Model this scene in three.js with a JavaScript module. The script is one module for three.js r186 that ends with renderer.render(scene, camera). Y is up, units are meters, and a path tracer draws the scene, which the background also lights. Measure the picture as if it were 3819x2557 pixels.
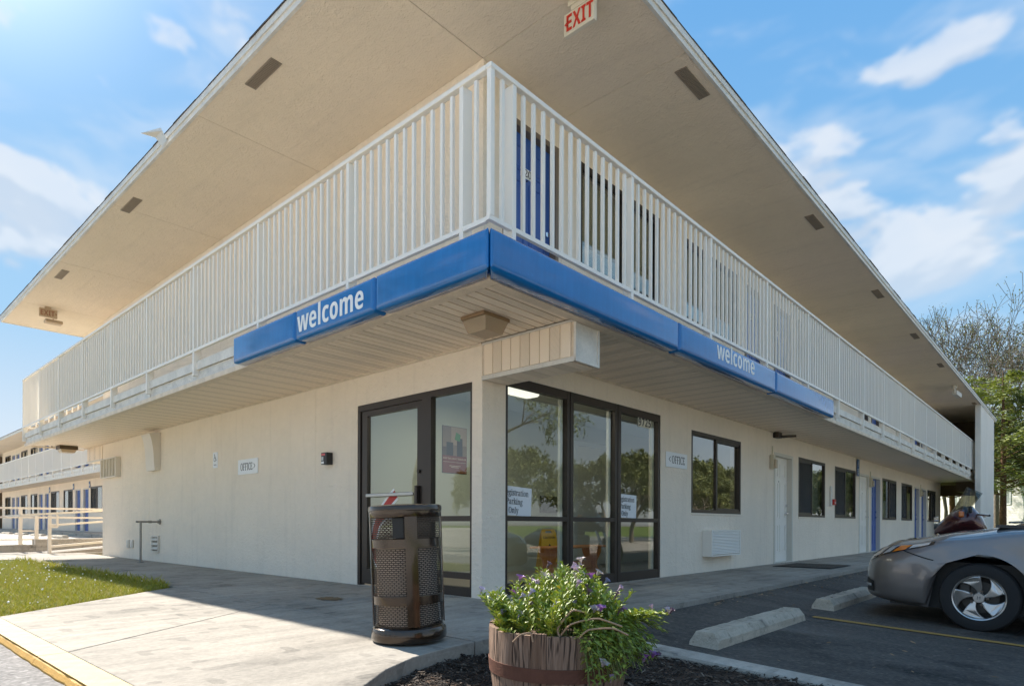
import * as THREE from 'three';
import { mergeGeometries, mergeVertices, toCreasedNormals } from 'three/addons/utils/BufferGeometryUtils.js';
import { RoundedBoxGeometry } from 'three/addons/geometries/RoundedBoxGeometry.js';
import { TextGeometry } from 'three/addons/geometries/TextGeometry.js';
import { FontLoader } from 'three/addons/loaders/FontLoader.js';

// ---------------------------------------------------------------- camera
const scene = new THREE.Scene();
const FULL_W = 3819, FULL_H = 2557, FOCAL = 2357.2;
const camera = new THREE.PerspectiveCamera(2 * Math.atan(FULL_H / 2 / FOCAL) * 180 / Math.PI, FULL_W / FULL_H, 0.05, 900);
camera.position.set(-4.2152, 0.70, 4.1920);
camera.lookAt(-4.2152 + Math.cos(0.7348), 0.70, 4.1920 - Math.sin(0.7348));
camera.rotateZ(0.0036);
camera.setViewOffset(FULL_W, FULL_H, 0, FULL_H / 2 - 1955.08, FULL_W, FULL_H);
camera.updateProjectionMatrix();
scene.add(camera);

const renderer = new THREE.WebGLRenderer({ antialias: true });
renderer.toneMapping = THREE.LinearToneMapping;
renderer.toneMappingExposure = 5.2;
renderer.shadowMap.enabled = true;

// ---------------------------------------------------------------- sun
const SUN = new THREE.Vector3(0.083, 1, -1.15).normalize();
const sun = new THREE.DirectionalLight(new THREE.Color(1.0, 0.945, 0.85), 2.0);
sun.position.copy(SUN).multiplyScalar(120);
sun.castShadow = true;
sun.shadow.radius = 1.2;
sun.shadow.mapSize.set(4096, 4096);
Object.assign(sun.shadow.camera, { left: -70, right: 70, top: 70, bottom: -70, near: 1, far: 300 });
sun.name = 'sun';
scene.add(sun, sun.target);

// ---------------------------------------------------------------- noise and random
function rng(seed) {
  let a = seed >>> 0;
  return () => { a |= 0; a = a + 0x6D2B79F5 | 0; let t = Math.imul(a ^ a >>> 15, 1 | a); t = t + Math.imul(t ^ t >>> 7, 61 | t) ^ t; return ((t ^ t >>> 14) >>> 0) / 4294967296; };
}
const hash2 = (x, y, s) => { let h = Math.imul(x, 374761393) + Math.imul(y, 668265263) + Math.imul(s, 974634777) | 0; h = Math.imul(h ^ h >>> 13, 1274126177); return ((h ^ h >>> 16) >>> 0) / 4294967296; };
function vnoise(x, y, px, py, s) {          // tileable value noise
  const xi = Math.floor(x), yi = Math.floor(y), fx = x - xi, fy = y - yi;
  const u = fx * fx * fx * (fx * (fx * 6 - 15) + 10), v = fy * fy * fy * (fy * (fy * 6 - 15) + 10);
  const w = (k, p) => ((k % p) + p) % p;
  const x0 = w(xi, px), x1 = w(xi + 1, px), y0 = w(yi, py), y1 = w(yi + 1, py);
  const a = hash2(x0, y0, s), b = hash2(x1, y0, s), c = hash2(x0, y1, s), d = hash2(x1, y1, s);
  return a + (b - a) * u + (c - a) * v + (a - b - c + d) * u * v;
}
function fbm(u, v, px, py, oct, s, gain = 0.5) {
  let sum = 0, amp = 1, tot = 0;
  for (let o = 0; o < oct; o++) { sum += amp * vnoise(u * px, v * py, px, py, s + o * 17); tot += amp; amp *= gain; px *= 2; py *= 2; }
  return sum / tot;
}
const clamp = (x, a = 0, b = 1) => Math.min(b, Math.max(a, x));
const sstep = (a, b, x) => { const t = clamp((x - a) / (b - a)); return t * t * (3 - 2 * t); };
const lerp = (a, b, t) => a + (b - a) * t;
const mix3 = (a, b, t) => [lerp(a[0], b[0], t), lerp(a[1], b[1], t), lerp(a[2], b[2], t)];

// ---------------------------------------------------------------- sky: blue air with broken cumulus and thin cirrus all round, overhead cloud added for fill
{
  const W = 2048, H = 1024, data = new Float32Array(W * H * 4);
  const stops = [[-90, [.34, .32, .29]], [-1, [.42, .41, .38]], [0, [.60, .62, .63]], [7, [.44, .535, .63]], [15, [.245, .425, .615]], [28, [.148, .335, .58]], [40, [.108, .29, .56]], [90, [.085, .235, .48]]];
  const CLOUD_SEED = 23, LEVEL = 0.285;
  for (let j = 0; j < H; j++) {
    const el = ((j + .5) / H - .5) * 180, e = el * Math.PI / 180;
    let k = 0; while (k < stops.length - 2 && el > stops[k + 1][0]) k++;
    const base = mix3(stops[k][1], stops[k + 1][1], clamp((el - stops[k][0]) / (stops[k + 1][0] - stops[k][0])));
    for (let i = 0; i < W; i++) {
      const az = ((i + .5) / W - .5) * 2 * Math.PI, dx = Math.cos(e) * Math.cos(az), dy = Math.sin(e), dz = Math.cos(e) * Math.sin(az);
      let c = base.slice();
      if (el > -1) {
        const cs = dx * SUN.x + dy * SUN.y + dz * SUN.z, glow = Math.pow(clamp(cs), 8) * .07 + Math.pow(clamp(cs), 90) * .8;
        c = [c[0] + glow * 1.0, c[1] + glow * .97, c[2] + glow * .85];
        // broken cumulus: puffs along the horizon, carried on overhead unseen to whiten the fill
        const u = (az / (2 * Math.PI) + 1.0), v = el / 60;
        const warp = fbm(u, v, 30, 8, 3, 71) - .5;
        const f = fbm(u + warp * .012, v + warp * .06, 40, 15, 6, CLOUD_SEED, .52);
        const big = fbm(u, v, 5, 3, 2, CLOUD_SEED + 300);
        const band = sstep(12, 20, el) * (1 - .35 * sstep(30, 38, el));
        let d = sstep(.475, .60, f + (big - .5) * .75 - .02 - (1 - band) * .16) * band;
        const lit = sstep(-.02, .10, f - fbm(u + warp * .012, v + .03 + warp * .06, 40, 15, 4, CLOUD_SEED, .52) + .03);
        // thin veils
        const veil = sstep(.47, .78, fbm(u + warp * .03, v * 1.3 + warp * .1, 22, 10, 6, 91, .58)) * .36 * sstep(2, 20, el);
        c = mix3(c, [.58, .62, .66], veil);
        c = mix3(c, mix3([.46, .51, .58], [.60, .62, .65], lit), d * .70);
      }
      const o = (j * W + i) * 4;
      data[o] = c[0] * LEVEL; data[o + 1] = c[1] * LEVEL; data[o + 2] = c[2] * LEVEL; data[o + 3] = 1;
    }
  }
  const t = new THREE.DataTexture(data, W, H, THREE.RGBAFormat, THREE.FloatType);
  t.mapping = THREE.EquirectangularReflectionMapping; t.magFilter = t.minFilter = THREE.LinearFilter; t.needsUpdate = true;
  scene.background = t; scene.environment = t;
}

// ---------------------------------------------------------------- textures
function makeTex(size, fn, srgb = false, h = size) {
  const d = new Uint8Array(size * h * 4);
  for (let j = 0; j < h; j++) for (let i = 0; i < size; i++) {
    const r = fn((i + .5) / size, (j + .5) / h), o = (j * size + i) * 4;
    if (typeof r === 'number') d[o] = d[o + 1] = d[o + 2] = clamp(r) * 255; else { d[o] = clamp(r[0]) * 255; d[o + 1] = clamp(r[1]) * 255; d[o + 2] = clamp(r[2]) * 255; }
    d[o + 3] = 255;
  }
  const t = new THREE.DataTexture(d, size, h, THREE.RGBAFormat);
  t.wrapS = t.wrapT = THREE.RepeatWrapping; t.magFilter = THREE.LinearFilter; t.minFilter = THREE.LinearMipmapLinearFilter; t.generateMipmaps = true;
  if (srgb) t.colorSpace = THREE.SRGBColorSpace;
  t.needsUpdate = true; return t;
}
function sized(t, w, h = w) { const c = t.clone(); c.repeat.set(1 / w, 1 / h); c.needsUpdate = true; return c; }   // uv is in metres
const toS = (c) => c <= .0031308 ? 12.92 * c : 1.055 * Math.pow(c, 1 / 2.4) - .055;
const lin = (r, g, b) => new THREE.Color().setRGB(r, g, b);
const grey = (f, lo, hi) => { const x = toS(lerp(lo, hi, f)); return [x, x, x]; };

const T = {};
T.stucco = makeTex(1024, (u, v) => {
  const wx = (fbm(u, v, 12, 12, 3, 3) - .5) * .05, wy = (fbm(u, v, 12, 12, 3, 9) - .5) * .05;
  const r = 1 - Math.abs(fbm(u + wx, v + wy, 22, 22, 3, 21) - .5) * 2;
  const patch = sstep(.42, .62, fbm(u, v, 14, 14, 3, 44));
  const fine = fbm(u, v, 120, 120, 2, 60);
  return .30 + .20 * sstep(.70, .99, r) * patch + .22 * fine + .34 * fbm(u, v, 46, 46, 3, 77);
});
T.stuccoTint = makeTex(512, (u, v) => { const f = fbm(u, v, 5, 5, 5, 8), g = fbm(u, v, 40, 40, 3, 14), st = sstep(.58, .8, fbm(u, v, 34, 3, 4, 18)); const x = .90 + .10 * f + .04 * g - .035 * st; return [toS(x), toS(x * .995), toS(x * .985)]; }, true);
T.concrete = makeTex(1024, (u, v) => {
  const streak = fbm(u, v, 3, 34, 4, 5, .6), patch = fbm(u, v, 5, 5, 5, 31), grit = fbm(u, v, 170, 170, 2, 12);
  const stain = sstep(.58, .78, fbm(u, v, 9, 9, 4, 81)) * .13 + sstep(.80, .83, fbm(u, v, 34, 34, 1, 87)) * .16;
  const x = .70 + .34 * (streak - .5) + .30 * (patch - .5) + .20 * (grit - .5) - stain;
  return [toS(x * 1.0), toS(x * .955), toS(x * .895)];
}, true);
T.concreteBump = makeTex(1024, (u, v) => .5 * fbm(u, v, 10, 140, 3, 5) + .5 * fbm(u, v, 200, 200, 2, 51));
T.grit = makeTex(1024, (u, v) => .6 * fbm(u, v, 220, 220, 2, 6) + .4 * fbm(u, v, 60, 60, 3, 18));
T.asphalt = makeTex(1024, (u, v) => {
  const g = fbm(u, v, 240, 240, 2, 3), p = fbm(u, v, 4, 4, 5, 27), s = fbm(u, v, 30, 6, 3, 88);
  const speck = sstep(.80, .86, fbm(u, v, 190, 190, 1, 64)) * .14, oil = sstep(.62, .74, fbm(u, v, 7, 7, 4, 45)) * .13, dust = sstep(.58, .8, fbm(u, v, 12, 5, 4, 96)) * .12;
  const x = .34 + .24 * (g - .5) + .34 * (p - .5) + .18 * (s - .5) + speck - oil + dust;
  return [toS(x * 1.02), toS(x), toS(x * .98)];
}, true);
T.oldAsphalt = makeTex(1024, (u, v) => {
  const g = fbm(u, v, 200, 200, 2, 41), p = fbm(u, v, 6, 6, 5, 47), speck = sstep(.72, .84, fbm(u, v, 150, 150, 1, 68)) * .25;
  const x = .50 + .38 * (g - .5) + .22 * (p - .5) + speck;
  return [toS(x * 1.03), toS(x), toS(x * .97)];
}, true);
T.soil = makeTex(512, (u, v) => { const f = fbm(u, v, 24, 24, 5, 9), g = fbm(u, v, 90, 90, 2, 19); const x = .25 + .5 * f * g * 2; return [toS(x), toS(x * .72), toS(x * .52)]; }, true);
T.lawn = makeTex(512, (u, v) => { const f = fbm(u, v, 30, 30, 4, 7), g = fbm(u, v, 6, 6, 3, 57); return mix3([.30, .40, .08], [.50, .58, .17], f * .7 + g * .4); }, true);
T.wood = makeTex(512, (u, v) => {           // weathered oak, grain along v
  const w = (fbm(u, v, 4, 2, 3, 3) - .5) * .10, grain = fbm(u + w, v, 46, 4, 4, 15, .65), crack = sstep(.60, .74, fbm(u + w, v, 30, 3, 3, 28));
  const big = fbm(u, v, 5, 3, 3, 55);
  return mix3(mix3([.44, .345, .28], [.72, .61, .53], grain * .9 + big * .35 - .15), [.20, .145, .11], crack * .85);
}, true);
T.woodBump = makeTex(512, (u, v) => { const w = (fbm(u, v, 4, 2, 3, 3) - .5) * .10; return .6 * fbm(u + w, v, 46, 4, 4, 15, .65) + .4 * (1 - sstep(.60, .74, fbm(u + w, v, 30, 3, 3, 28))); });
T.pine = makeTex(512, (u, v) => { const w = (fbm(u, v, 3, 3, 3, 4) - .5) * .2, g = fbm(u + w, v, 30, 3, 4, 35); return mix3([.70, .42, .20], [.86, .58, .32], g); }, true);
T.speck = makeTex(512, (u, v) => .5 * fbm(u, v, 64, 64, 3, 13) + .5 * fbm(u, v, 8, 8, 4, 73));
T.wear = makeTex(512, (u, v) => { const f = fbm(u, v, 9, 9, 5, 63), g = fbm(u, v, 70, 70, 3, 65); const x = .80 + .25 * (f - .5) + .14 * (g - .5); return [toS(x), toS(x * .99), toS(x * .97)]; }, true);
T.holes = makeTex(256, (u, v) => {          // punched vent strip, 16 rows of holes
  const row = Math.floor(v * 16), x = (u * 8 + (row % 2) * .5) % 1, y = (v * 16) % 1;
  return Math.hypot((x - .5) * .8, (y - .5)) < .26 ? .74 : 1;
}, true);
T.bark = makeTex(256, (u, v) => { const f = fbm(u, v, 16, 4, 4, 2), x = .3 + .7 * f; return [toS(.30 * x), toS(.24 * x), toS(.19 * x)]; }, true);
T.shingle = makeTex(512, (u, v) => { const r = Math.floor(v * 12), c = Math.floor(u * 8 + (r % 2) * .5), k = hash2(c, r, 4); const e = (v * 12) % 1 < .08 ? .5 : 1; const x = (.5 + .3 * k + .3 * (fbm(u, v, 80, 80, 2, 90) - .5)) * e; return [toS(.20 * x), toS(.18 * x), toS(.17 * x)]; }, true);
T.signWear = makeTex(512, (u, v) => { const st = fbm(u, v, 30, 4, 4, 61), f = fbm(u, v, 5, 5, 4, 66), sp = sstep(.74, .84, fbm(u, v, 90, 90, 2, 71)); const x = .90 + .16 * (st - .5) + .14 * (f - .5) + .10 * sp; return [toS(x), toS(x), toS(x)]; }, true);
T.signRough = makeTex(512, (u, v) => .55 + .5 * (fbm(u, v, 30, 4, 4, 61) - .3));

// ---------------------------------------------------------------- materials (base colours are linear albedo)
const M = {};
const std = (o) => new THREE.MeshStandardMaterial(o), phy = (o) => new THREE.MeshPhysicalMaterial(o);
const tint = (t, s) => sized(t, s);
M.stucco = std({ color: lin(.93, .82, .685), map: sized(T.stuccoTint, 3.1), bumpMap: sized(T.stucco, 1.25), bumpScale: .013, roughness: .88 });
M.ceil = std({ color: lin(.86, .745, .60), map: sized(T.stuccoTint, 2.7), bumpMap: sized(T.stucco, 1.25), bumpScale: .010, roughness: .9 });
M.white = std({ color: lin(.88, .84, .77), map: sized(T.wear, 1.3), roughness: .5 });
M.rail = std({ color: lin(.91, .86, .775), roughness: .42 });
M.fascia = std({ color: lin(.88, .86, .81), map: sized(T.wear, 1.9), roughness: .5 });
M.vinyl = std({ color: lin(.92, .785, .625), roughness: .5 });
M.vinylHoles = std({ color: lin(.92, .785, .625), map: sized(T.holes, .08, .16), roughness: .55 });
M.trim = std({ color: lin(.92, .785, .625), map: sized(T.wear, .8), roughness: .5 });
M.sheet = std({ color: lin(.84, .80, .74), map: sized(T.wear, .7), roughness: .34, metalness: .25, bumpMap: sized(T.speck, 1.1), bumpScale: .02 });
M.concrete = std({ color: lin(.46, .425, .378), map: sized(T.concrete, 3.3), bumpMap: sized(T.concreteBump, 1.4), bumpScale: .0022, roughness: .9 });
M.kerb = std({ color: lin(.62, .575, .515), map: sized(T.concrete, 2.1), bumpMap: sized(T.grit, .6), bumpScale: .004, roughness: .93 });
M.stop = std({ color: lin(.74, .665, .555), map: sized(T.concrete, 1.3), bumpMap: sized(T.grit, .5), bumpScale: .006, roughness: .95 });
M.asphalt = std({ color: lin(.27, .235, .20), map: sized(T.asphalt, 4.3), bumpMap: sized(T.grit, .7), bumpScale: .005, roughness: .86 });
M.oldAsphalt = std({ color: lin(.44, .42, .41), map: sized(T.oldAsphalt, 3.1), bumpMap: sized(T.grit, .8), bumpScale: .006, roughness: .95 });
M.lotAsphalt = std({ color: lin(.92, .84, .74), map: sized(T.oldAsphalt, 5.3), roughness: .95 });  // paled so the unseen side lot bounces sunlight; the rear lot shares it
M.paint = std({ color: lin(.50, .30, .075), map: sized(T.wear, .5), bumpMap: sized(T.grit, .5), bumpScale: .002, roughness: .8 });
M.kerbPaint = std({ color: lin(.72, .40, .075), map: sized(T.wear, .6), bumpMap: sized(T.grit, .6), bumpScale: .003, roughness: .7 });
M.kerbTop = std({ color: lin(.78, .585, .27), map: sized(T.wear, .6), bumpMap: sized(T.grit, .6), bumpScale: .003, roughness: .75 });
M.soil = std({ color: lin(.16, .13, .11), map: sized(T.soil, .7), roughness: 1 });
M.lawn = std({ color: lin(.42, .42, .42), map: sized(T.lawn, 1.1), roughness: 1 });
M.field = std({ color: lin(.90, .80, .66), map: sized(T.lawn, 6.1), roughness: 1 });
M.wood = std({ color: lin(.92, .90, .88), map: sized(T.wood, .34, .52), bumpMap: sized(T.woodBump, .34, .52), bumpScale: .006, roughness: .85 });
M.woodDark = std({ color: lin(.72, .69, .66), map: sized(T.wood, .29, .45), bumpMap: sized(T.woodBump, .29, .45), bumpScale: .006, roughness: .85 });
M.hoop = std({ color: lin(.19, .082, .055), map: sized(T.wear, .2), bumpMap: sized(T.speck, .2), bumpScale: .002, roughness: .62, metalness: .3 });
M.bronze = std({ color: lin(.052, .040, .032), roughness: .36, metalness: .4 });
M.frame = std({ color: lin(.055, .042, .034), roughness: .4, metalness: .35 });
M.canMetal = phy({ color: lin(.045, .026, .014), roughness: .22, metalness: .55, clearcoat: .8, clearcoatRoughness: .08, bumpMap: sized(T.speck, .35), bumpScale: .0012 });
M.canLiner = std({ color: lin(.55, .44, .35), roughness: .6 });
M.black = std({ color: lin(.02, .02, .02), roughness: .5 });
M.dark = std({ color: lin(.035, .033, .03), roughness: .8 });
M.rubber = std({ color: lin(.022, .021, .021), roughness: .78, bumpMap: sized(T.speck, .08), bumpScale: .0008 });
M.steel = std({ color: lin(.45, .45, .44), roughness: .35, metalness: .9 });
M.galv = std({ color: lin(.32, .30, .27), roughness: .5, metalness: .6 });
M.chrome = std({ color: lin(.78, .78, .79), roughness: .12, metalness: 1 });
M.alloy = std({ color: lin(.60, .58, .56), roughness: .32, metalness: .85 });
M.blue = phy({ map: sized(T.signWear, .9), roughnessMap: sized(T.signRough, .9), color: lin(.005, .17, .50), roughness: .24, clearcoat: .5, clearcoatRoughness: .05 });
M.doorBlue = std({ color: lin(.045, .12, .40), roughness: .4 });
M.doorWhite = std({ color: lin(.88, .84, .77), roughness: .45 });
M.jamb = std({ color: lin(.70, .66, .58), roughness: .5 });
M.signWhite = std({ color: lin(.84, .85, .86), roughness: .35 });
M.letterWhite = std({ color: lin(.86, .86, .84), roughness: .4 });
M.letterBlack = std({ color: lin(.03, .03, .03), roughness: .5 });
M.red = std({ color: lin(.50, .02, .015), roughness: .45 });
M.exitBeige = std({ color: lin(.72, .66, .54), roughness: .4 });
M.exitRed = std({ color: lin(.62, .03, .015), roughness: .5 });
M.exitFaded = std({ color: lin(.30, .13, .07), roughness: .5 });
M.lampBeige = std({ color: lin(.62, .56, .42), roughness: .5 });
M.lampLens = phy({ color: lin(.80, .70, .55), roughness: .45, transmission: .6, thickness: 0, ior: 1.45 });
M.glass = phy({ color: lin(.90, .93, .90), roughness: 0, transmission: 1, thickness: 0, ior: 1.66 });
M.winGlass = phy({ color: lin(.80, .82, .78), roughness: 0, transmission: 1, thickness: 0, ior: 2.1 });
M.curtain = std({ color: lin(.52, .48, .33), roughness: .95, side: THREE.DoubleSide });
M.curtainPale = std({ color: lin(.46, .47, .43), roughness: .95, side: THREE.DoubleSide });
M.screen = std({ color: lin(.045, .045, .045), roughness: .7 });
M.acMetal = std({ color: lin(.88, .84, .77), roughness: .45 });
M.acDark = std({ color: lin(.10, .10, .10), roughness: .7 });
M.mat = std({ color: lin(.075, .062, .048), roughness: 1, bumpMap: sized(T.grit, .4), bumpScale: .006 });
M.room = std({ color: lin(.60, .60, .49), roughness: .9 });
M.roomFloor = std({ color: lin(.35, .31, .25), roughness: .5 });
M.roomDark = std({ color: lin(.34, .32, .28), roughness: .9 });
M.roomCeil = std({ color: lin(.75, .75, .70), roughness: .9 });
M.pine = std({ color: lin(1, .98, .94), map: sized(T.pine, .5, .9), roughness: .45 });
M.yellow = std({ color: lin(.72, .42, .03), roughness: .5 });
M.shingle = std({ color: lin(.6, .6, .6), map: sized(T.shingle, 1.4), roughness: 1 });
M.bark = std({ color: lin(.8, .8, .8), map: sized(T.bark, .5), roughness: 1 });
M.frameBrown = std({ color: lin(.20, .155, .115), roughness: .5 });
M.ventMetal = std({ color: lin(.34, .285, .225), roughness: .6, metalness: .3 });
M.pier = std({ color: lin(.88, .83, .755), map: sized(T.stuccoTint, 3.1), bumpMap: sized(T.stucco, 1.7), bumpScale: .006, roughness: .88 });
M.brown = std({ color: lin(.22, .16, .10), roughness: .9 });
M.signBlue = std({ color: lin(.015, .10, .30), roughness: .35 });
M.signCream = std({ color: lin(.74, .70, .58), roughness: .5 });
M.paper = std({ color: lin(.80, .81, .82), roughness: .8, side: THREE.DoubleSide });
M.exitTan = std({ color: lin(.50, .38, .26), roughness: .5 });
M.lampBronze = std({ color: lin(.26, .17, .09), roughness: .5 });
M.lampDark = std({ color: lin(.07, .045, .02), roughness: .5 });
M.lampGlass = phy({ color: lin(.72, .58, .40), roughness: .35, transmission: .55, thickness: 0, ior: 1.5, bumpMap: sized(T.holes, .03, .06), bumpScale: .002 });
M.acCream = std({ color: lin(.74, .68, .59), roughness: .5 });
M.hood = std({ color: lin(.76, .70, .62), roughness: .5 });
M.redLabel = std({ color: lin(.68, .12, .12), roughness: .5 });
M.trimPale = std({ color: lin(.70, .69, .65), roughness: .5 });
M.canMesh = std({ color: lin(.055, .04, .03), roughness: .4, metalness: .5, side: THREE.DoubleSide });
M.wood2 = std({ color: lin(.80, .74, .68), map: sized(T.wood, .41, .60), bumpMap: sized(T.woodBump, .41, .60), bumpScale: .006, roughness: .85 });
M.carPaint = phy({ color: lin(.235, .212, .203), roughness: .38, metalness: .62, clearcoat: 1, clearcoatRoughness: .03, side: THREE.DoubleSide });
M.lug = std({ color: lin(.20, .17, .15), roughness: .3, metalness: .9 });
M.galvDark = std({ color: lin(.10, .095, .09), roughness: .5, metalness: .7 });
M.tanRail = std({ color: lin(.80, .70, .58), roughness: .5 });
M.sidingWhite = std({ color: lin(.80, .77, .73), roughness: .7 });
M.farBounceAsphalt = std({ color: lin(.70, .64, .56), map: sized(T.oldAsphalt, 5.3), roughness: .95 });  // lightened so the added far lot throws light back at the front
M.tan = std({ color: lin(.72, .60, .47), roughness: .6 });

// ---------------------------------------------------------------- geometry helpers
function metric(g) {                        // uv in metres from the dominant axis of each face
  g = g.index ? g.toNonIndexed() : g;
  const p = g.attributes.position, n = p.count, uv = new Float32Array(n * 2), a = new THREE.Vector3(), b = new THREE.Vector3(), c = new THREE.Vector3();
  for (let i = 0; i < n; i += 3) {
    a.fromBufferAttribute(p, i); b.fromBufferAttribute(p, i + 1); c.fromBufferAttribute(p, i + 2);
    const nx = (b.y - a.y) * (c.z - a.z) - (b.z - a.z) * (c.y - a.y), ny = (b.z - a.z) * (c.x - a.x) - (b.x - a.x) * (c.z - a.z), nz = (b.x - a.x) * (c.y - a.y) - (b.y - a.y) * (c.x - a.x);
    const X = Math.abs(nx), Y = Math.abs(ny), Z = Math.abs(nz);
    [a, b, c].forEach((q, k) => { const o = (i + k) * 2; if (X >= Y && X >= Z) { uv[o] = q.z; uv[o + 1] = q.y; } else if (Y >= Z) { uv[o] = q.x; uv[o + 1] = q.z; } else { uv[o] = q.x; uv[o + 1] = q.y; } });
  }
  g.setAttribute('uv', new THREE.BufferAttribute(uv, 2));
  return g;
}
function fuse(list) {
  list = [].concat(list).map((g) => { const h = metric(g); for (const k of Object.keys(h.attributes)) if (!['position', 'normal', 'uv'].includes(k)) h.deleteAttribute(k); if (!h.attributes.normal) h.computeVertexNormals(); h.morphAttributes = {}; return h; });
  return list.length === 1 ? list[0] : mergeGeometries(list, false);
}
function bx(x0, x1, y0, y1, z0, z1) { const g = new THREE.BoxGeometry(Math.abs(x1 - x0), Math.abs(y1 - y0), Math.abs(z1 - z0)); g.translate((x0 + x1) / 2, (y0 + y1) / 2, (z0 + z1) / 2); return g; }
function rbx(x0, x1, y0, y1, z0, z1, r = .006, s = 2) { const g = new RoundedBoxGeometry(Math.abs(x1 - x0), Math.abs(y1 - y0), Math.abs(z1 - z0), s, r); g.translate((x0 + x1) / 2, (y0 + y1) / 2, (z0 + z1) / 2); return g; }
function cyl(r0, r1, h, seg, x, y, z, axis = 'y', open = false) { const g = new THREE.CylinderGeometry(r1, r0, h, seg, 1, open); if (axis === 'x') g.rotateZ(-Math.PI / 2); if (axis === 'z') g.rotateX(Math.PI / 2); g.translate(x, y, z); return g; }
function tube(pts, r, seg = 8, tubular) { const c = new THREE.CatmullRomCurve3(pts.map((p) => new THREE.Vector3(...p)), false, 'catmullrom', .3); return new THREE.TubeGeometry(c, tubular || pts.length * 4, r, seg); }
function bar(a, b, r, seg = 8) { const A = new THREE.Vector3(...a), B = new THREE.Vector3(...b), d = B.clone().sub(A), g = new THREE.CylinderGeometry(r, r, d.length(), seg); g.applyQuaternion(new THREE.Quaternion().setFromUnitVectors(new THREE.Vector3(0, 1, 0), d.clone().normalize())); g.translate(...A.add(B).multiplyScalar(.5).toArray()); return g; }
function boxBar(a, b, w, h) { const A = new THREE.Vector3(...a), B = new THREE.Vector3(...b), d = B.clone().sub(A), g = new THREE.BoxGeometry(w, h, d.length()), m = new THREE.Matrix4().lookAt(B, A, new THREE.Vector3(0, 1, 0)); g.applyMatrix4(m); g.translate(...A.add(B).multiplyScalar(.5).toArray()); return g; }
function poly(pts, y0, y1, bevel = 0) {      // pts [x,z] -> prism between y0 and y1
  const s = new THREE.Shape(pts.map(([x, z]) => new THREE.Vector2(x, -z)));
  const g = new THREE.ExtrudeGeometry(s, { depth: y1 - y0 - 2 * bevel, bevelEnabled: bevel > 0, bevelThickness: bevel, bevelSize: bevel, bevelOffset: -bevel, bevelSegments: 2, curveSegments: 16 });
  g.rotateX(-Math.PI / 2); g.translate(0, y0 + bevel, 0); return g;
}
const taken = new Map();
function numbered(n) { const k = taken.get(n) || 0; taken.set(n, k + 1); return k ? n + '_' + String(k).padStart(3, '0') : n; }
function shade(o) { o.castShadow = o.receiveShadow = true; return o; }
function mesh(name, geos, mat, parent) { const m = shade(new THREE.Mesh(Array.isArray(geos) ? fuse(geos) : geos.userData.keep ? geos : fuse(geos), mat)); m.name = parent ? name : numbered(name); (parent || scene).add(m); return m; }
function grp(name, parent, pos = [0, 0, 0], ry = 0) { const g = new THREE.Group(); g.name = parent ? name : numbered(name); g.position.set(...pos); g.rotation.y = ry; (parent || scene).add(g); return g; }
function tag(o, label, category, group) { o.userData.label = label; o.userData.category = category; if (group) o.userData.group = group; return o; }
function thing(name, label, category, pos, ry, group) { return tag(grp(name, null, pos, ry), label, category, group); }
function structure(name, geos, mat) { const m = mesh(name, geos, mat); m.userData.kind = 'structure'; return m; }
function smooth(g, a = .6) { return toCreasedNormals(g, a); }
const font = {};
for (const n of ['droid_sans_bold', 'droid_sans_regular', 'droid_serif_regular']) font[n] = await new FontLoader().loadAsync('fonts/droid/' + n + '.typeface.json');
function text(s, size, f = 'droid_sans_bold', depth = .004, squeeze = 1) {    // centred on x, baseline at 0, facing +z
  const g = new TextGeometry(s, { font: font[f], size, depth, curveSegments: 5, bevelEnabled: false });
  g.computeBoundingBox(); g.translate(-(g.boundingBox.max.x + g.boundingBox.min.x) / 2, 0, 0); g.scale(squeeze, 1, 1); return g;
}

// ================================================================= the ground
const LOT = [[1.5, -.05], [2.2, -.125], [3.2, -.175], [4.2, -.22], [6, -.29], [9, -.33], [30, -.40]];
function lotY(z) { if (z <= LOT[0][0]) return LOT[0][1]; for (let i = 1; i < LOT.length; i++) if (z <= LOT[i][0]) return lerp(LOT[i - 1][1], LOT[i][1], (z - LOT[i - 1][0]) / (LOT[i][0] - LOT[i - 1][0])); return LOT[LOT.length - 1][1]; }
function sheet(xs, zs, y) {                  // grid sheet with its own heights
  const p = [], idx = [], n = xs.length;
  for (const z of zs) for (const x of xs) p.push(x, y(x, z), z);
  for (let j = 0; j < zs.length - 1; j++) for (let i = 0; i < n - 1; i++) { const a = j * n + i, b = a + 1, c = a + n, d = c + 1; idx.push(a, c, b, b, c, d); }
  const g = new THREE.BufferGeometry(); g.setAttribute('position', new THREE.Float32BufferAttribute(p, 3)); g.setIndex(idx); g.computeVertexNormals(); return g;
}
const steps = (a, b, n) => Array.from({ length: n + 1 }, (_, i) => a + (b - a) * i / n);

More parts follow.
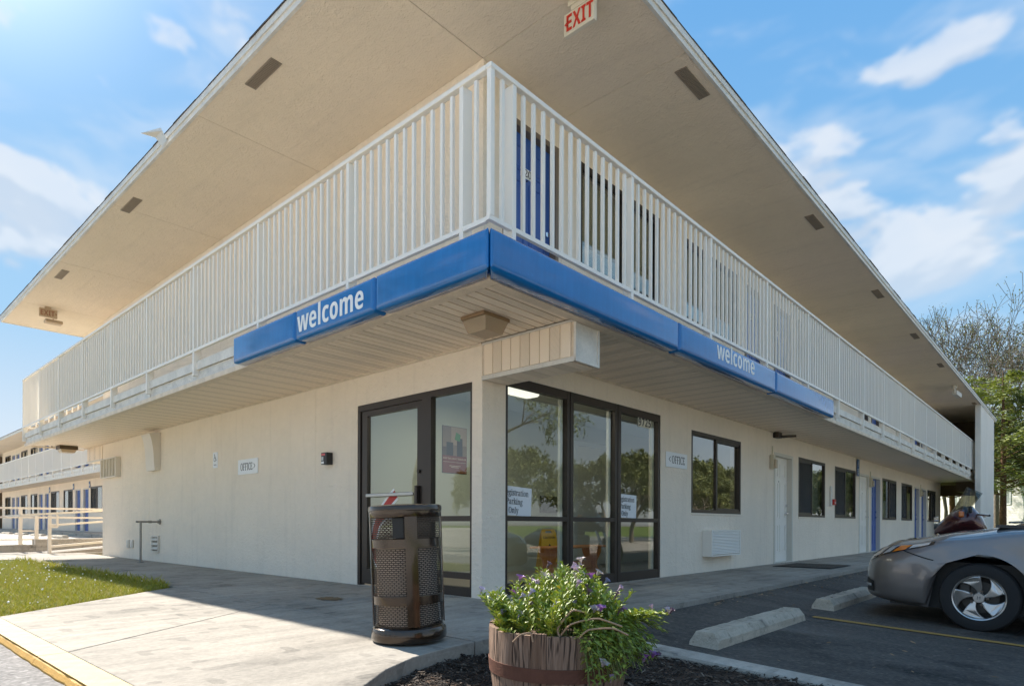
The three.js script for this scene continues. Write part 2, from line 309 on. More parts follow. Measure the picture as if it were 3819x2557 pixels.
structure('ground', sheet([-400, -60, 60, 400], [-400, -80, 40, 400], () => -.55), M.field);
const lot = structure('parking_lot', sheet([-.5, 10, 20, 30, 46], [1.5, 1.85, 2.2, 2.7, 3.2, 4.2, 6, 9], (x, z) => lotY(z)), M.asphalt);
structure('far_bounce_lot', sheet([-.5, 20, 46], [9, 14, 30], (x, z) => lotY(z)), M.farBounceAsphalt);  // pale lot added out of frame to bounce light onto the long front
{ const g = new THREE.PlaneGeometry(.095, 3.6, 1, 24); g.rotateX(-Math.PI / 2); const p = g.attributes.position, r = rng(5);
  for (let i = 0; i < p.count; i++) { const z = p.getZ(i) + 4.17; p.setXYZ(i, p.getX(i) + 1.905 + (r() - .5) * .010, lotY(z) + .006, z); }
  const l = mesh('parking_line', g, M.paint, lot); 
  for (const X of [4.75, 7.6, 10.45, 13.3]) { const h = g.clone(); h.translate(X - 1.905, 0, 0); mesh('parking_line', h, M.paint, lot); } }
structure('side_bounce_lot', sheet([-70, -30, -6.2], [-70, -30, -14, 0, 14, 40], (x, z) => z < -14 ? lerp(-.045, .14, clamp((-14 - z) / 12)) : -.045), M.lotAsphalt);  // unseen pale lot, added to bounce sunlight onto the short front and soffits
structure('driveway', sheet([-6.2, -4.8, -3.4], [-70, -30, -14, 0, 14, 30], (x, z) => z < -14 ? lerp(-.045, .14, clamp((-14 - z) / 12)) : -.045), M.oldAsphalt);
structure('rear_lot', sheet([-3.4, 0, 5], [-64, -40, -26, -20, -15.2], (x, z) => lerp(-.05, .17, clamp((-15 - z) / 10))), M.lotAsphalt);
structure('lot_apron', sheet([-3.4, -.5], [5.3, 8, 14, 22], (x, z) => lerp(-.045, lotY(z), (x + 3.4) / 2.9)), M.asphalt);
{ const s = structure('patched_asphalt_seam', sheet([-3.75, -3.735, -3.72], steps(-6, 3, 30), (x, z) => -.041), M.dark); s.geometry.translate(0, 0, 0); const p = s.geometry.attributes.position; for (let i = 0; i < p.count; i++) p.setX(i, p.getX(i) + (vnoise(p.getZ(i) * 2.3, .5, 512, 4, 3) - .5) * .09); }

// concrete walks, one mesh for each slab, open joints between
const walk = grp('walkway'); walk.userData.kind = 'structure';
const J = .005;
function slab(pts, y1 = 0) { return mesh('concrete_slab', poly(pts, y1 - .24, y1, .006), M.concrete, walk); }
{
  const zs = [1.494, -.6, -3.0, -5.4, -7.8, -10.2, -13.2];
  for (let i = 0; i < zs.length - 1; i++) slab([[-1.553 + J, zs[i] - J], [-.002, zs[i] - J], [-.002, zs[i + 1] + J], [-1.553 + J, zs[i + 1] + J]]);
  slab([[-1.563, -3.215], [-3.284, -1.80], [-3.284, .098], [-1.563, -1.036]]);
  slab([[-1.563, -1.024], [-3.284, .110], [-3.284, 2.60], [-3.06, 2.30], [-2.82, 2.05], [-2.609, 1.878], [-2.36, 1.70], [-2.10, 1.58], [-1.86, 1.525], [-1.66, 1.50], [-1.563, 1.494]]);
  const xs = [.002, 2.9, 5.8, 8.7, 11.6, 14.5, 17.4, 20.3, 23.2, 26.1, 29.6];
  for (let i = 0; i < xs.length - 1; i++) slab([[xs[i] + J, 1.494], [xs[i + 1] - J, 1.494], [xs[i + 1] - J, .002], [xs[i] + J, .002]]);
  slab([[-3.284, -10.9], [-1.563, -10.9], [-1.563, -13.2], [-3.284, -13.2]]);
  slab([[-3.284, -13.21], [6, -13.21], [6, -15.1], [-3.284, -15.1]]);
  const bed = mesh('joint_filler', [bx(-1.56, 0, -.22, -.035, -13.2, 1.48), bx(-3.27, -1.56, -.22, -.035, -1.7, 1.0), bx(0, 29.5, -.22, -.035, .01, 1.48)], M.dark, walk);
  // rust stain on the walk
  const g = new THREE.CircleGeometry(.17, 28); g.rotateX(-Math.PI / 2); const p = g.attributes.position, r = rng(9); for (let i = 1; i < p.count; i++) { const k = .55 + .45 * r(); p.setX(i, p.getX(i) * k * .8); p.setZ(i, p.getZ(i) * k * 1.15); }
  g.translate(-.98, .0045, -1.02); mesh('rust_stain', g, std({ color: lin(.26, .17, .085), map: sized(T.concrete, 1.1), roughness: .95 }), walk);
}
// painted kerb along the drive
const kerb = grp('yellow_kerb'); kerb.userData.kind = 'structure';
{ const zs = [2.72, .12, -1.85, -4.4, -7.0, -9.6, -13.2];
  for (let i = 0; i < zs.length - 1; i++) {
    const k = grp('kerb_block', kerb), len = zs[i] - zs[i + 1];
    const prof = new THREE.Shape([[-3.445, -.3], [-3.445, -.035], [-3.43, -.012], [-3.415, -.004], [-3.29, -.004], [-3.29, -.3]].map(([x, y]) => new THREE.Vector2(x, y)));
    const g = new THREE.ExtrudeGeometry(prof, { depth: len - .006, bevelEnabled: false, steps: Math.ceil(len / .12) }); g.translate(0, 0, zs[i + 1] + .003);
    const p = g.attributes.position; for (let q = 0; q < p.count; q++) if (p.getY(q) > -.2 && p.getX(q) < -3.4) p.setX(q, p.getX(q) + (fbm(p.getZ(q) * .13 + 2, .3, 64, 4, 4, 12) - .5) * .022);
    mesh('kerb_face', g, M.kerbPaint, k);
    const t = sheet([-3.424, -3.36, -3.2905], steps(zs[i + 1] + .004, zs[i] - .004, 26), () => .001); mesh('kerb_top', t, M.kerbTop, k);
  } }
// lawn beside the walk: soil sheet plus blades
const lawnPts = [[-1.575, -3.235], [-3.28, -1.82], [-3.28, -10.88], [-1.575, -10.88]];
{ const g = poly(lawnPts, -.2, -.012); structure('lawn', g, M.lawn); }
function blade(h, w, bend) { const p = [], idx = []; const n = 3; for (let i = 0; i <= n; i++) { const t = i / n, ww = w * (1 - t * t * .9) / 2; p.push(-ww, h * t * (1 - bend * t * .3), bend * h * t * t, ww, h * t * (1 - bend * t * .3), bend * h * t * t); if (i < n) { const a = i * 2; idx.push(a, a + 1, a + 2, a + 1, a + 3, a + 2); } } const g = new THREE.BufferGeometry(); g.setAttribute('position', new THREE.Float32BufferAttribute(p, 3)); g.setIndex(idx); g.computeVertexNormals(); return g; }
{
  const r = rng(77), N = 52000, mat = phy({ color: lin(1, 1, 1), roughness: .7, transmission: .35, thickness: 0, side: THREE.DoubleSide });
  const im = new THREE.InstancedMesh(blade(1, .085, .55), mat, N); im.name = 'grass'; im.userData.kind = 'stuff'; im.userData.label = 'bright green mown grass with small white clover flecks';
  const o = new THREE.Object3D(), c = new THREE.Color();
  for (let i = 0; i < N; i++) {
    let z, x; do { z = lerp(-10.85, -1.84, Math.pow(r(), .62)); x = lerp(-3.27, -1.585, r()); } while (z > -3.22 + (x + 1.575) / (-1.705) * 1.415 - .01);
    const tuft = fbm(x * .7 + 3, z * .7 + 3, 64, 64, 3, 8), edge = sstep(.22, 0, -1.575 - x), h = (.030 + .050 * r() * r() + .035 * (tuft - .4)) * (1 + edge * (.4 + r()));
    o.position.set(x, -.014, z); o.rotation.set((r() - .5) * .9, r() * 6.28, (r() - .5) * .9); o.scale.set(h * 1.15, h, h); o.updateMatrix(); im.setMatrixAt(i, o.matrix);
    const k = r(), dry = r() < .10 ? 1 : 0; c.setRGB(lerp(lerp(.28, .52, k), .56, dry), lerp(lerp(.30, .47, k), .42, dry), lerp(lerp(.018, .04, k), .14, dry)); im.setColorAt(i, c);
  }
  scene.add(shade(im));
  const fl = new THREE.InstancedMesh(new THREE.IcosahedronGeometry(.008, 0), M.letterWhite, 150); fl.name = 'clover_flowers'; fl.userData.kind = 'stuff';
  for (let i = 0; i < 150; i++) { let z, x; do { z = lerp(-10.5, -1.9, r()); x = lerp(-3.25, -1.65, r()); } while (z > -3.25 + (x + 1.575) / (-1.705) * 1.415); o.position.set(x, .045 + .02 * r(), z); o.rotation.set(0, 0, 0); o.scale.setScalar(.6 + r() * .8); o.updateMatrix(); fl.setMatrixAt(i, o.matrix); }
  scene.add(shade(fl));
}
// planting bed: kerb, soil and bark mulch
{
  const k = structure('bed_kerb', poly([[-.685, 1.51], [-.685, 6.2], [-.50, 6.2], [-.50, 1.51]], -.6, -.085, .02), M.kerb);
  const p = k.geometry.attributes.position; for (let i = 0; i < p.count; i++) if (p.getY(i) > -.2) p.setY(i, p.getY(i) + lotY(p.getZ(i)) + .125 - .03);
  const bedPts = [[-3.06, 2.31], [-2.82, 2.06], [-2.609, 1.888], [-2.36, 1.71], [-2.10, 1.59], [-1.86, 1.535], [-1.66, 1.51], [-.69, 1.51], [-.69, 6.2], [-3.2, 6.2], [-3.3, 2.7]];
  const bedY = (x, z) => -.085 - .018 * (z - 1.5) - .03 * clamp((x + 1.9) / 1.2) + .03 * (fbm(x * .4 + 5, z * .4 + 5, 64, 64, 3, 4) - .5);
  const s = sheet(steps(-3.3, -.69, 26), steps(1.50, 6.2, 40), bedY); 
  structure('planting_bed', s, M.soil);
  const r = rng(31), N = 26000, im = new THREE.InstancedMesh(new THREE.BoxGeometry(1, .22, .3), std({ color: lin(1, 1, 1), roughness: .9 }), N); im.name = 'bark_mulch'; im.userData.kind = 'stuff'; im.userData.label = 'dark brown shredded bark mulch in the planting bed';
  const inside = (x, z) => { let c = false; for (let i = 0, j = bedPts.length - 1; i < bedPts.length; j = i++) { const [a, b] = bedPts[i], [d, e] = bedPts[j]; if ((b > z) !== (e > z) && x < (d - a) * (z - b) / (e - b) + a) c = !c; } return c; };
  const o = new THREE.Object3D(), c = new THREE.Color();
  for (let i = 0; i < N; i++) { let x, z; do { x = lerp(-3.3, -.69, r()); z = lerp(1.5, 5.2, Math.pow(r(), 1.5)); } while (!inside(x, z));
    const L = .012 + .040 * r() * r(); o.position.set(x, bedY(x, z) + .003 + .018 * r(), z); o.rotation.set((r() - .5) * .9, r() * 6.28, (r() - .5) * .7); o.scale.set(L, L * (.3 + .3 * r()), L * (.5 + .6 * r())); o.updateMatrix(); im.setMatrixAt(i, o.matrix);
    const k = r(), pale = r() < .09 ? 1 : 0; c.setRGB(lerp(.018 + .045 * k, .22, pale), lerp(.012 + .030 * k, .165, pale), lerp(.009 + .019 * k, .12, pale)); im.setColorAt(i, c); }
  scene.add(shade(im));
}
// dry leaves and grit gathered along the kerb foot
{
  const r = rng(12), g = new THREE.CircleGeometry(.5, 5); g.rotateX(-Math.PI / 2); g.scale(1, 1, .55); const gp = g.attributes.position; gp.setY(0, .12);
  const im = new THREE.InstancedMesh(g, std({ color: lin(1, 1, 1), roughness: .9, side: THREE.DoubleSide }), 170); im.name = 'dry_leaf_litter'; im.userData.kind = 'stuff';
  const o = new THREE.Object3D(), c = new THREE.Color();
  for (let i = 0; i < 170; i++) { const a = r(); let x, z, y; if (a < .62) { x = lerp(1.5, 7.5, r()); z = 1.51 + .25 * r() * r(); y = lotY(z) + .008; } else if (a < .78) { x = lerp(1, 12, r()); z = .03 + .2 * r() * r(); y = .006; } else { x = lerp(-.3, 6, r()); z = 1.6 + 3 * r(); y = lotY(z) + .006; }
    o.position.set(x, y, z); o.rotation.set((r() - .5) * .5, r() * 6.3, (r() - .5) * .5); const s = .012 + .03 * r(); o.scale.set(s * (1 + r()), s, s); o.updateMatrix(); im.setMatrixAt(i, o.matrix);
    const k = r(); c.setRGB(lerp(.16, .52, k), lerp(.085, .36, k), lerp(.035, .20, k)); im.setColorAt(i, c); }
  scene.add(shade(im));
}

// ================================================================= the motel
const motel = thing('motel_building', 'two-storey cream stucco motel with wraparound white balcony and wide flat eaves', 'building');
const FR = new THREE.Matrix4(), FL = new THREE.Matrix4().makeRotationY(-Math.PI / 2);   // facade frames: local x runs along the wall, local z points outwards
function put(name, geos, mat, parent, MX) { geos = [].concat(geos); if (MX !== FR) geos = geos.map((g) => g.applyMatrix4(MX)); return mesh(name, geos, mat, parent); }
const H1 = 2.412, FLOOR2 = 2.70, ROOF = 5.075, TH = .18;

function wallRun(parent, MX, x0, x1, y0, y1, holes, joints, mat, name = 'wall_panel', th = TH) {
  const edges = [x0, ...joints.filter((j) => j > x0 && j < x1), x1];
  for (let i = 0; i < edges.length - 1; i++) {
    const a = edges[i] + (i ? .0025 : 0), b = edges[i + 1] - (i < edges.length - 2 ? .0025 : 0), parts = [];
    const cuts = [a, b]; for (const h of holes) for (const e of [h[0], h[1]]) if (e > a && e < b) cuts.push(e);
    cuts.sort((p, q) => p - q);
    for (let k = 0; k < cuts.length - 1; k++) {
      const m = (cuts[k] + cuts[k + 1]) / 2, h = holes.find((q) => m > q[0] && m < q[1]);
      if (!h) parts.push(bx(cuts[k], cuts[k + 1], y0, y1, -th, 0));
      else { if (h[2] > y0 + .001) parts.push(bx(cuts[k], cuts[k + 1], y0, h[2], -th, 0)); if (h[3] < y1 - .001) parts.push(bx(cuts[k], cuts[k + 1], h[3], y1, -th, 0)); }
    }
    put(name, parts, mat, parent, MX);
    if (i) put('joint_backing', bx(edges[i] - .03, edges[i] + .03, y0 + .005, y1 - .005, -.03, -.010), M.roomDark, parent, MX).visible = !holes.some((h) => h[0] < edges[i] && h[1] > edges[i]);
  }
}
function drape(x0, x1, y0, y1, z, n, amp, seed) { // hanging curtain with folds
  const r = rng(seed), xs = steps(x0, x1, n * 8), g = new THREE.PlaneGeometry(1, 1, n * 8, 1), p = g.attributes.position, ph = r() * 6;
  for (let i = 0; i < p.count; i++) { const t = p.getX(i) + .5, x = lerp(x0, x1, t); p.setXYZ(i, x, lerp(y0, y1, p.getY(i) + .5), z + Math.sin(t * n * 6.283 + ph + Math.sin(t * 9 + ph)) * amp); }
  g.computeVertexNormals(); return g;
}
function windowUnit(parent, MX, x0, x1, y0, y1, o = {}) {
  const f = .045, zf = o.proud ?? .004, zb = -.085, mid = (x0 + x1) / 2 + (o.shift || 0);
  const w = put('window', [bx(x0, x1, y1 - f * 1.2, y1, zb, zf), bx(x0, x1, y0, y0 + f * 1.1, zb, zf), bx(x0, x0 + f * .8, y0 + f * 1.1, y1 - f * 1.2, zb, zf), bx(x1 - f * .8, x1, y0 + f * 1.1, y1 - f * 1.2, zb, zf)], M.bronze, parent, MX);
  put('sash', [bx(mid - .024, mid + .024, y0 + f * 1.1, y1 - f * 1.2, -.06, -.004), bx(o.slideLeft ? x0 + f * .8 : mid + .024, o.slideLeft ? mid - .024 : x1 - f * .8, y1 - f * 1.2 - .035, y1 - f * 1.2, -.05, -.012), bx(o.slideLeft ? x0 + f * .8 : mid + .024, o.slideLeft ? mid - .024 : x1 - f * .8, y0 + f * 1.1, y0 + f * 1.1 + .035, -.05, -.012)], M.bronze, w, MX);
  put('pane', bx(x0 + f * .8, mid - .024, y0 + f * 1.1, y1 - f * 1.2, o.slideLeft ? -.048 : -.030, o.slideLeft ? -.044 : -.026), M.winGlass, w, MX);
  put('pane', bx(mid + .024, x1 - f * .8, y0 + f * 1.1, y1 - f * 1.2, o.slideLeft ? -.030 : -.048, o.slideLeft ? -.026 : -.044), M.winGlass, w, MX);
  if (o.screen) put('insect_screen', bx(o.slideLeft ? x0 + f * .8 : mid + .024, o.slideLeft ? mid - .024 : x1 - f * .8, y0 + f * 1.1 + .03, y1 - f * 1.2 - .03, -.018, -.015), M.screenMesh, w, MX);
  if (o.curtain !== 0) put('curtain', drape(x0 + .02, lerp(x0, x1, o.curtain ?? 1) - .02, y0 - .06, y1 - .03, -.145, Math.round((x1 - x0) * 9 * (o.curtain ?? 1)), .016, Math.round(x0 * 31 + y0 * 7)), o.pale ? M.curtainPale : M.curtain, w, MX);
  if (o.heater) put('heater_cover', bx(x0 + .05, lerp(x0, x1, o.heater), y0 + .05, y0 + .29, -.115, -.06), M.signWhite, w, MX);
  put('sill', rbx(x0 - .015, x1 + .015, y0 - .03, y0 - .002, -.09, .014, .005), M.stucco, w, MX);
  return w;
}
M.screenMesh = std({ color: lin(.055, .055, .055), roughness: .9, transparent: true, opacity: .72 });
function doorUnit(parent, MX, x0, x1, y0, h, o = {}) {
  const f = .055, rec = o.recess ?? -.075, mat = o.mat || M.doorWhite, a = x0 + f, b = x1 - f, top = y0 + h - f;
  const parts = [bx(a, b, y0 + .015, top, rec - .04, rec)];
  const mw = b - a, cols = [[a + mw * .12, a + mw * .45], [a + mw * .55, a + mw * .88]], rows = [[.10, .36], [.42, .76], [.81, .94]];
  for (const [c0, c1] of cols) for (const [r0, r1] of rows) { const p0 = lerp(y0, top, r0), p1 = lerp(y0, top, r1); parts.push(bx(c0, c1, p1 - .018, p1, rec, rec + .009), bx(c0, c1, p0, p0 + .018, rec, rec + .009), bx(c0, c0 + .018, p0 + .018, p1 - .018, rec, rec + .009), bx(c1 - .018, c1, p0 + .018, p1 - .018, rec, rec + .009), rbx(c0 + .035, c1 - .035, p0 + .035, p1 - .035, rec - .006, rec + .006, .005)); }
  const d = put('door', parts, mat, parent, MX);
  put('door_frame', [bx(x0, x0 + f, y0, y0 + h, -.15, .012), bx(x1 - f, x1, y0, y0 + h, -.15, .012), bx(x0 + f, x1 - f, y0 + h - f, y0 + h, -.15, .012), bx(x0 + f, x1 - f, y0 - .01, y0 + .012, -.14, .006)], o.jamb || M.jamb, d, MX);
  const hx = o.hingeRight ? a + .07 : b - .07;
  put('door_handle', [cyl(.028, .028, .03, 16, hx, y0 + .93, rec + .015, 'z'), cyl(.012, .012, .05, 10, hx, y0 + .93, rec + .04, 'z'), rbx(hx + (o.hingeRight ? -.01 : -.11), hx + (o.hingeRight ? .11 : .01), y0 + .92, y0 + .94, rec + .055, rec + .07, .005)], M.chrome, d, MX);
  put('deadbolt', cyl(.026, .026, .03, 16, hx, y0 + 1.08, rec + .015, 'z'), M.chrome, d, MX);
  put('peephole', cyl(.008, .008, .01, 10, (a + b) / 2, y0 + 1.53, rec + .006, 'z'), M.dark, d, MX);
  if (o.number) {
    const pw = .16, cx = (a + b) / 2 + (o.nx || -.02), cy = y0 + 1.60;
    const plate = put('number_plate', rbx(cx - pw / 2, cx + pw / 2, cy - .05, cy + .05, rec + .001, rec + .012, .004), M.signWhite, d, MX);
    const t = text(o.number, .075, 'droid_serif_regular', .003, .95); t.translate(cx, cy - .036, rec + .0125); put('door_number', t, M.letterBlack, plate, MX);
  }
  return d;
}
const up = (list) => list;
// ---- openings of the long front (wall z = 0)
const G1 = [[.326, 3.387, 0, 2.165], [4.281, 6.05, .88, 2.073], [7.56, 8.56, 0, 2.04], [8.91, 10.65, .875, 2.06], [11.39, 13.16, .875, 2.055], [13.47, 14.44, 0, 2.03], [14.66, 15.72, 0, 2.03], [16.0, 17.79, .872, 2.045], [18.52, 20.18, .872, 2.04], [20.5, 21.44, 0, 2.02], [21.7, 22.72, 0, 2.02], [22.96, 24.65, .86, 2.01]];
const G2 = [[.27, 1.14, 2.70, 4.73], [1.548, 3.332, 3.60, 4.775], [4.075, 5.864, 3.60, 4.775], [6.20, 7.06, 2.70, 4.73], [7.54, 8.40, 2.70, 4.73], [8.85, 10.6, 3.60, 4.77], [11.4, 13.15, 3.60, 4.77], [13.47, 14.35, 2.70, 4.73], [14.7, 15.6, 2.70, 4.73], [16.0, 17.79, 3.60, 4.77], [18.52, 20.18, 3.60, 4.77], [20.5, 21.44, 2.70, 4.73], [21.7, 22.72, 2.70, 4.73], [22.96, 24.65, 3.60, 4.77]];
wallRun(motel, FR, TH, 25.8, -.05, H1 + .1, G1, [1.46, 7.2, 14.55, 21.57], M.stucco);
wallRun(motel, FR, TH, 25.8, H1 + .1, ROOF + .05, G2, [1.2, 7.2, 14.55, 21.57], M.stucco);
wallRun(motel, FL, -11.6, 0, -.05, H1 + .1, [[-2.03, -.136, 0, 2.06]], [-8.74, -5.85, -2.94], M.stucco);
wallRun(motel, FL, -11.6, 0, H1 + .1, ROOF + .05, [], [-8.54, -5.70, -2.87], M.stucco);
mesh('rear_wall', [bx(TH, 25.8, -.05, ROOF, -11.6, -11.42), bx(25.62, 25.8, -.05, ROOF, -11.42, -TH)], M.stucco, motel);

// ---- windows and doors of the front
windowUnit(motel, FR, 4.281, 6.05, .88, 2.073, { shift: -.02, curtain: 0 });
doorUnit(motel, FR, 7.56, 8.56, 0, 2.04, { recess: -.09 });
windowUnit(motel, FR, 8.91, 10.65, .875, 2.06, { slideLeft: true, screen: true, curtain: 1, pale: true });
windowUnit(motel, FR, 11.39, 13.16, .875, 2.055, { slideLeft: true, screen: true, curtain: 1 });
doorUnit(motel, FR, 13.47, 14.44, 0, 2.03, { recess: -.04 });
doorUnit(motel, FR, 14.66, 15.72, 0, 2.03, { recess: -.09, mat: M.doorBlue });
windowUnit(motel, FR, 16.0, 17.79, .872, 2.045, { screen: true });
windowUnit(motel, FR, 18.52, 20.18, .872, 2.04, { slideLeft: true, screen: true });
doorUnit(motel, FR, 20.5, 21.44, 0, 2.02, { recess: -.09, mat: M.doorBlue });
doorUnit(motel, FR, 21.7, 22.72, 0, 2.02, { recess: -.09, mat: M.doorBlue });
windowUnit(motel, FR, 22.96, 24.65, .86, 2.01, { screen: true });
// upper storey
{ let k = 0, nums = ['220', '202', '203'];
  G2.forEach(([a, b, c, d], i) => { if (c < 3) doorUnit(motel, FR, a, b, c, d - c, { mat: M.doorBlue, number: nums[k++], nx: .0, recess: -.07, jamb: M.frameBrown }); else windowUnit(motel, FR, a, b, c, d, { slideLeft: i % 2 === 0, heater: [.52, .5, .48][i % 3], pale: i % 3 === 2 }); }); }

// ---- storefront glazing of the lobby, long front side
{
  const s = grp('storefront', motel), z0 = -.075, z1 = -.008;
  const vs = [[.326, .366], [1.335, 1.45], [2.29, 2.425], [3.335, 3.387]], rails = [[2.075, 2.165], [.735, .785], [0, .115]];
  const F = [...vs.map(([a, b]) => bx(a, b, .0, 2.165, z0, z1))];
  for (let i = 0; i < 3; i++) for (const [a, b] of rails) F.push(bx(vs[i][1], vs[i + 1][0], a, b, z0 + .002, z1 - .002));
  F.push(bx(1.385, 1.40, 0, 2.165, z1, z1 + .006), bx(2.35, 2.365, 0, 2.165, z1, z1 + .006));
  mesh('storefront_frame', F, M.frame, s);
  for (let i = 0; i < 3; i++) { mesh('glass_pane', bx(vs[i][1] - .006, vs[i + 1][0] + .006, .782, 2.08, -.044, -.040), M.glass, s); mesh('glass_pane', bx(vs[i][1] - .006, vs[i + 1][0] + .006, .11, .738, -.044, -.040), M.glass, s); }
  mesh('glazing_bead', [0, 1, 2].map((i) => bx(vs[i + 1][0] - .04, vs[i + 1][0], .115, 2.075, -.11, -.077)), M.jamb, s);
}
// ---- storefront glazing of the lobby, short front side (local x = world z)
{
  const s = grp('storefront', motel), z0 = -.075, z1 = -.008;
  const F = [bx(-2.03, -1.985, 0, 2.06, z0, z1), bx(-.745, -.885, 0, 2.06, z0, z1), bx(-.168, -.136, 0, 2.06, z0, z1), bx(-1.985, -.885, 1.99, 2.06, z0, z1), bx(-.745, -.168, 1.995, 2.06, z0, z1), bx(-.745, -.168, .73, .782, z0, z1), bx(-.745, -.168, 0, .09, z0, z1), bx(-.745, -.168, .17, .23, z0, z1)];
  put('storefront_frame', F, M.frame, s, FL);
  put('glass_pane', bx(-.748, -.165, .778, 2.0, -.044, -.040), M.glass, s, FL);
  put('glass_pane', bx(-.748, -.165, .225, .734, -.044, -.040), M.glass, s, FL);
  const D = [bx(-1.965, -1.865, .02, 1.985, -.07, -.02), bx(-.975, -.892, .02, 1.985, -.07, -.02), bx(-1.865, -.975, 1.925, 1.985, -.07, -.02), bx(-1.865, -.975, .02, .19, -.07, -.02)];
  const d = put('entrance_door', D, M.frame, motel, FL);
  put('glass_pane', bx(-1.868, -.972, .187, 1.928, -.047, -.043), M.glass, d, FL);
  put('push_bar', [rbx(-1.84, -1.00, 1.00, 1.04, -.005, .02, .008)], M.steel, d, FL);
  put('door_handle', [rbx(-.965, -.925, .86, 1.10, -.02, .03, .008)], M.bronze, d, FL);
  put('door_lock', cyl(.018, .018, .03, 14, -.935, 1.25, -.01, 'z'), M.bronze, d, FL);
  // numeral decal on the door glass: white outline, red body
  const six = (w, off) => { const g = text('6', 1.02, 'droid_sans_regular', .001, 1); g.scale(w, 1, 1); g.translate(-1.47, .10, off); return g; };
  const dec = put('numeral_decal', (() => { const s2 = new THREE.Shape(); return [ringSix(.075, -.0425)]; })(), M.signWhite, d, FL);
  put('numeral_fill', [ringSix(.045, -.0415)], M.red, dec, FL);
}
function ringSix(w, z) {      // a bold figure six: bowl plus a tail sweeping up to the right
  const pts = []; for (let i = 0; i <= 60; i++) { const a = Math.PI * 2 * i / 60; pts.push([-1.46 + .30 * Math.cos(a), .50 + .33 * Math.sin(a)]); }
  const tail = []; for (let i = 0; i <= 16; i++) { const t = i / 16; tail.push([lerp(-1.76, -1.36, Math.pow(t, 1.6)), lerp(.50, 1.03, Math.pow(t, .8))]); }
  const strip = (P) => { const v = [], idx = []; P.forEach((p, i) => { const q = P[Math.min(i + 1, P.length - 1)], o = P[Math.max(i - 1, 0)], dx = q[0] - o[0], dy = q[1] - o[1], l = Math.hypot(dx, dy) || 1; v.push(p[0] - dy / l * w, p[1] + dx / l * w, z, p[0] + dy / l * w, p[1] - dx / l * w, z); if (i) { const k = i * 2; idx.push(k - 2, k - 1, k, k, k - 1, k + 1); } }); const g = new THREE.BufferGeometry(); g.setAttribute('position', new THREE.Float32BufferAttribute(v, 3)); g.setIndex(idx); g.computeVertexNormals(); return g; };
  const t2 = strip(tail); t2.translate(0, 0, .0004);
  return mergeGeometries([metric(strip(pts)), metric(t2)]);
}

// ---- balcony deck
const A = 1.124, CZ = 1.19;                 // rail lines: x = -A on the short side, z = CZ on the long side
mesh('deck_slab', [bx(-1.07, -.001, 2.47, 2.70, -13.0, 1.135), bx(0, 25.9, 2.47, 2.699, .001, 1.134)], M.trim, motel);
{ // drip fascia, a sheet between each pair of posts
  const zs = [1.14, -.5, -2.14, -3.79, -5.39, -6.94, -8.49, -10.05, -11.55, -13.03];
  const r = rng(3);
  const sheetOf = (L, h, flip) => { const g = new THREE.PlaneGeometry(L, h, Math.max(6, Math.round(L / .07)), 3), p = g.attributes.position, s = r() * 90; for (let i = 0; i < p.count; i++) { const x = p.getX(i), y = p.getY(i); p.setZ(i, (fbm(x * .22 + 5 + s, y * .6 + 3, 256, 256, 3, 6) - .5) * .022 * (.4 + (y < 0 ? .8 : .2)) + Math.abs(Math.sin(x * 4.1 + s)) * .004); } g.computeVertexNormals(); return g; };
  for (let i = 0; i < zs.length - 1; i++) { const L = zs[i] - zs[i + 1] - .004, m = (zs[i] + zs[i + 1]) / 2;
    const g = sheetOf(L, .165); g.rotateY(-Math.PI / 2); g.translate(-1.083, 2.467, m); mesh('fascia_sheet', g, M.sheet, motel);
    const h = bx(-1.108, -1.072, 2.552, 2.655, zs[i + 1] + .002 + .006 * r(), zs[i] - .002); const p = h.attributes.position; for (let q = 0; q < p.count; q++) if (p.getY(q) < 2.6) p.setY(q, p.getY(q) + (r() - .5) * .012); mesh('drip_edge', h, M.white, motel); }
  const xs = [-1.08, .7, 2.3, 3.93, 5.55, 7.13, 8.72, 10.3, 11.85, 13.4, 14.95, 16.5, 18.05, 19.6, 21.15, 22.7, 24.25, 25.85];
  for (let i = 0; i < xs.length - 1; i++) { const L = xs[i + 1] - xs[i] - .004, m = (xs[i] + xs[i + 1]) / 2; const g = sheetOf(L, .165); g.translate(m, 2.467, 1.149); mesh('fascia_sheet', g, M.sheet, motel); mesh('drip_edge', bx(xs[i] + .002, xs[i + 1] - .002 - .005 * r(), 2.552, 2.652, 1.138, 1.174), M.white, motel); }
}
// trim along the deck's lower edge, in lengths
{ const zs = [1.18, -.42, -1.55, -2.6, -5.2, -8.2, -11.0, -13.04]; zs.forEach((z, i) => { if (i < zs.length - 1) mesh('soffit_trim', [bx(-1.115, -1.025, 2.372, 2.388, zs[i + 1] + .003, z), bx(-1.118, -1.098, 2.388, 2.425, zs[i + 1] + .003, z)], M.trim, motel); });
  const xs = [-1.02, .05, 1.4, 3.0, 4.4, 7.5, 11, 15, 19, 23, 25.9]; xs.forEach((x, i) => { if (i < xs.length - 1) mesh('soffit_trim', [bx(x, xs[i + 1] - .003, 2.372, 2.388, 1.085, 1.175), bx(x, xs[i + 1] - .003, 2.388, 2.425, 1.158, 1.178)], M.trim, motel); });
  mesh('wall_trim', [bx(-.022, -.001, 2.385, 2.41, -13, 0)], M.trim, motel); mesh('wall_trim', [bx(.33, 25.8, 2.385, 2.41, .001, .022)], M.trim, motel);
  mesh('soffit_trim', bx(-1.1, 0, 2.372, 2.40, -13.06, -13.0), M.trim, motel); }
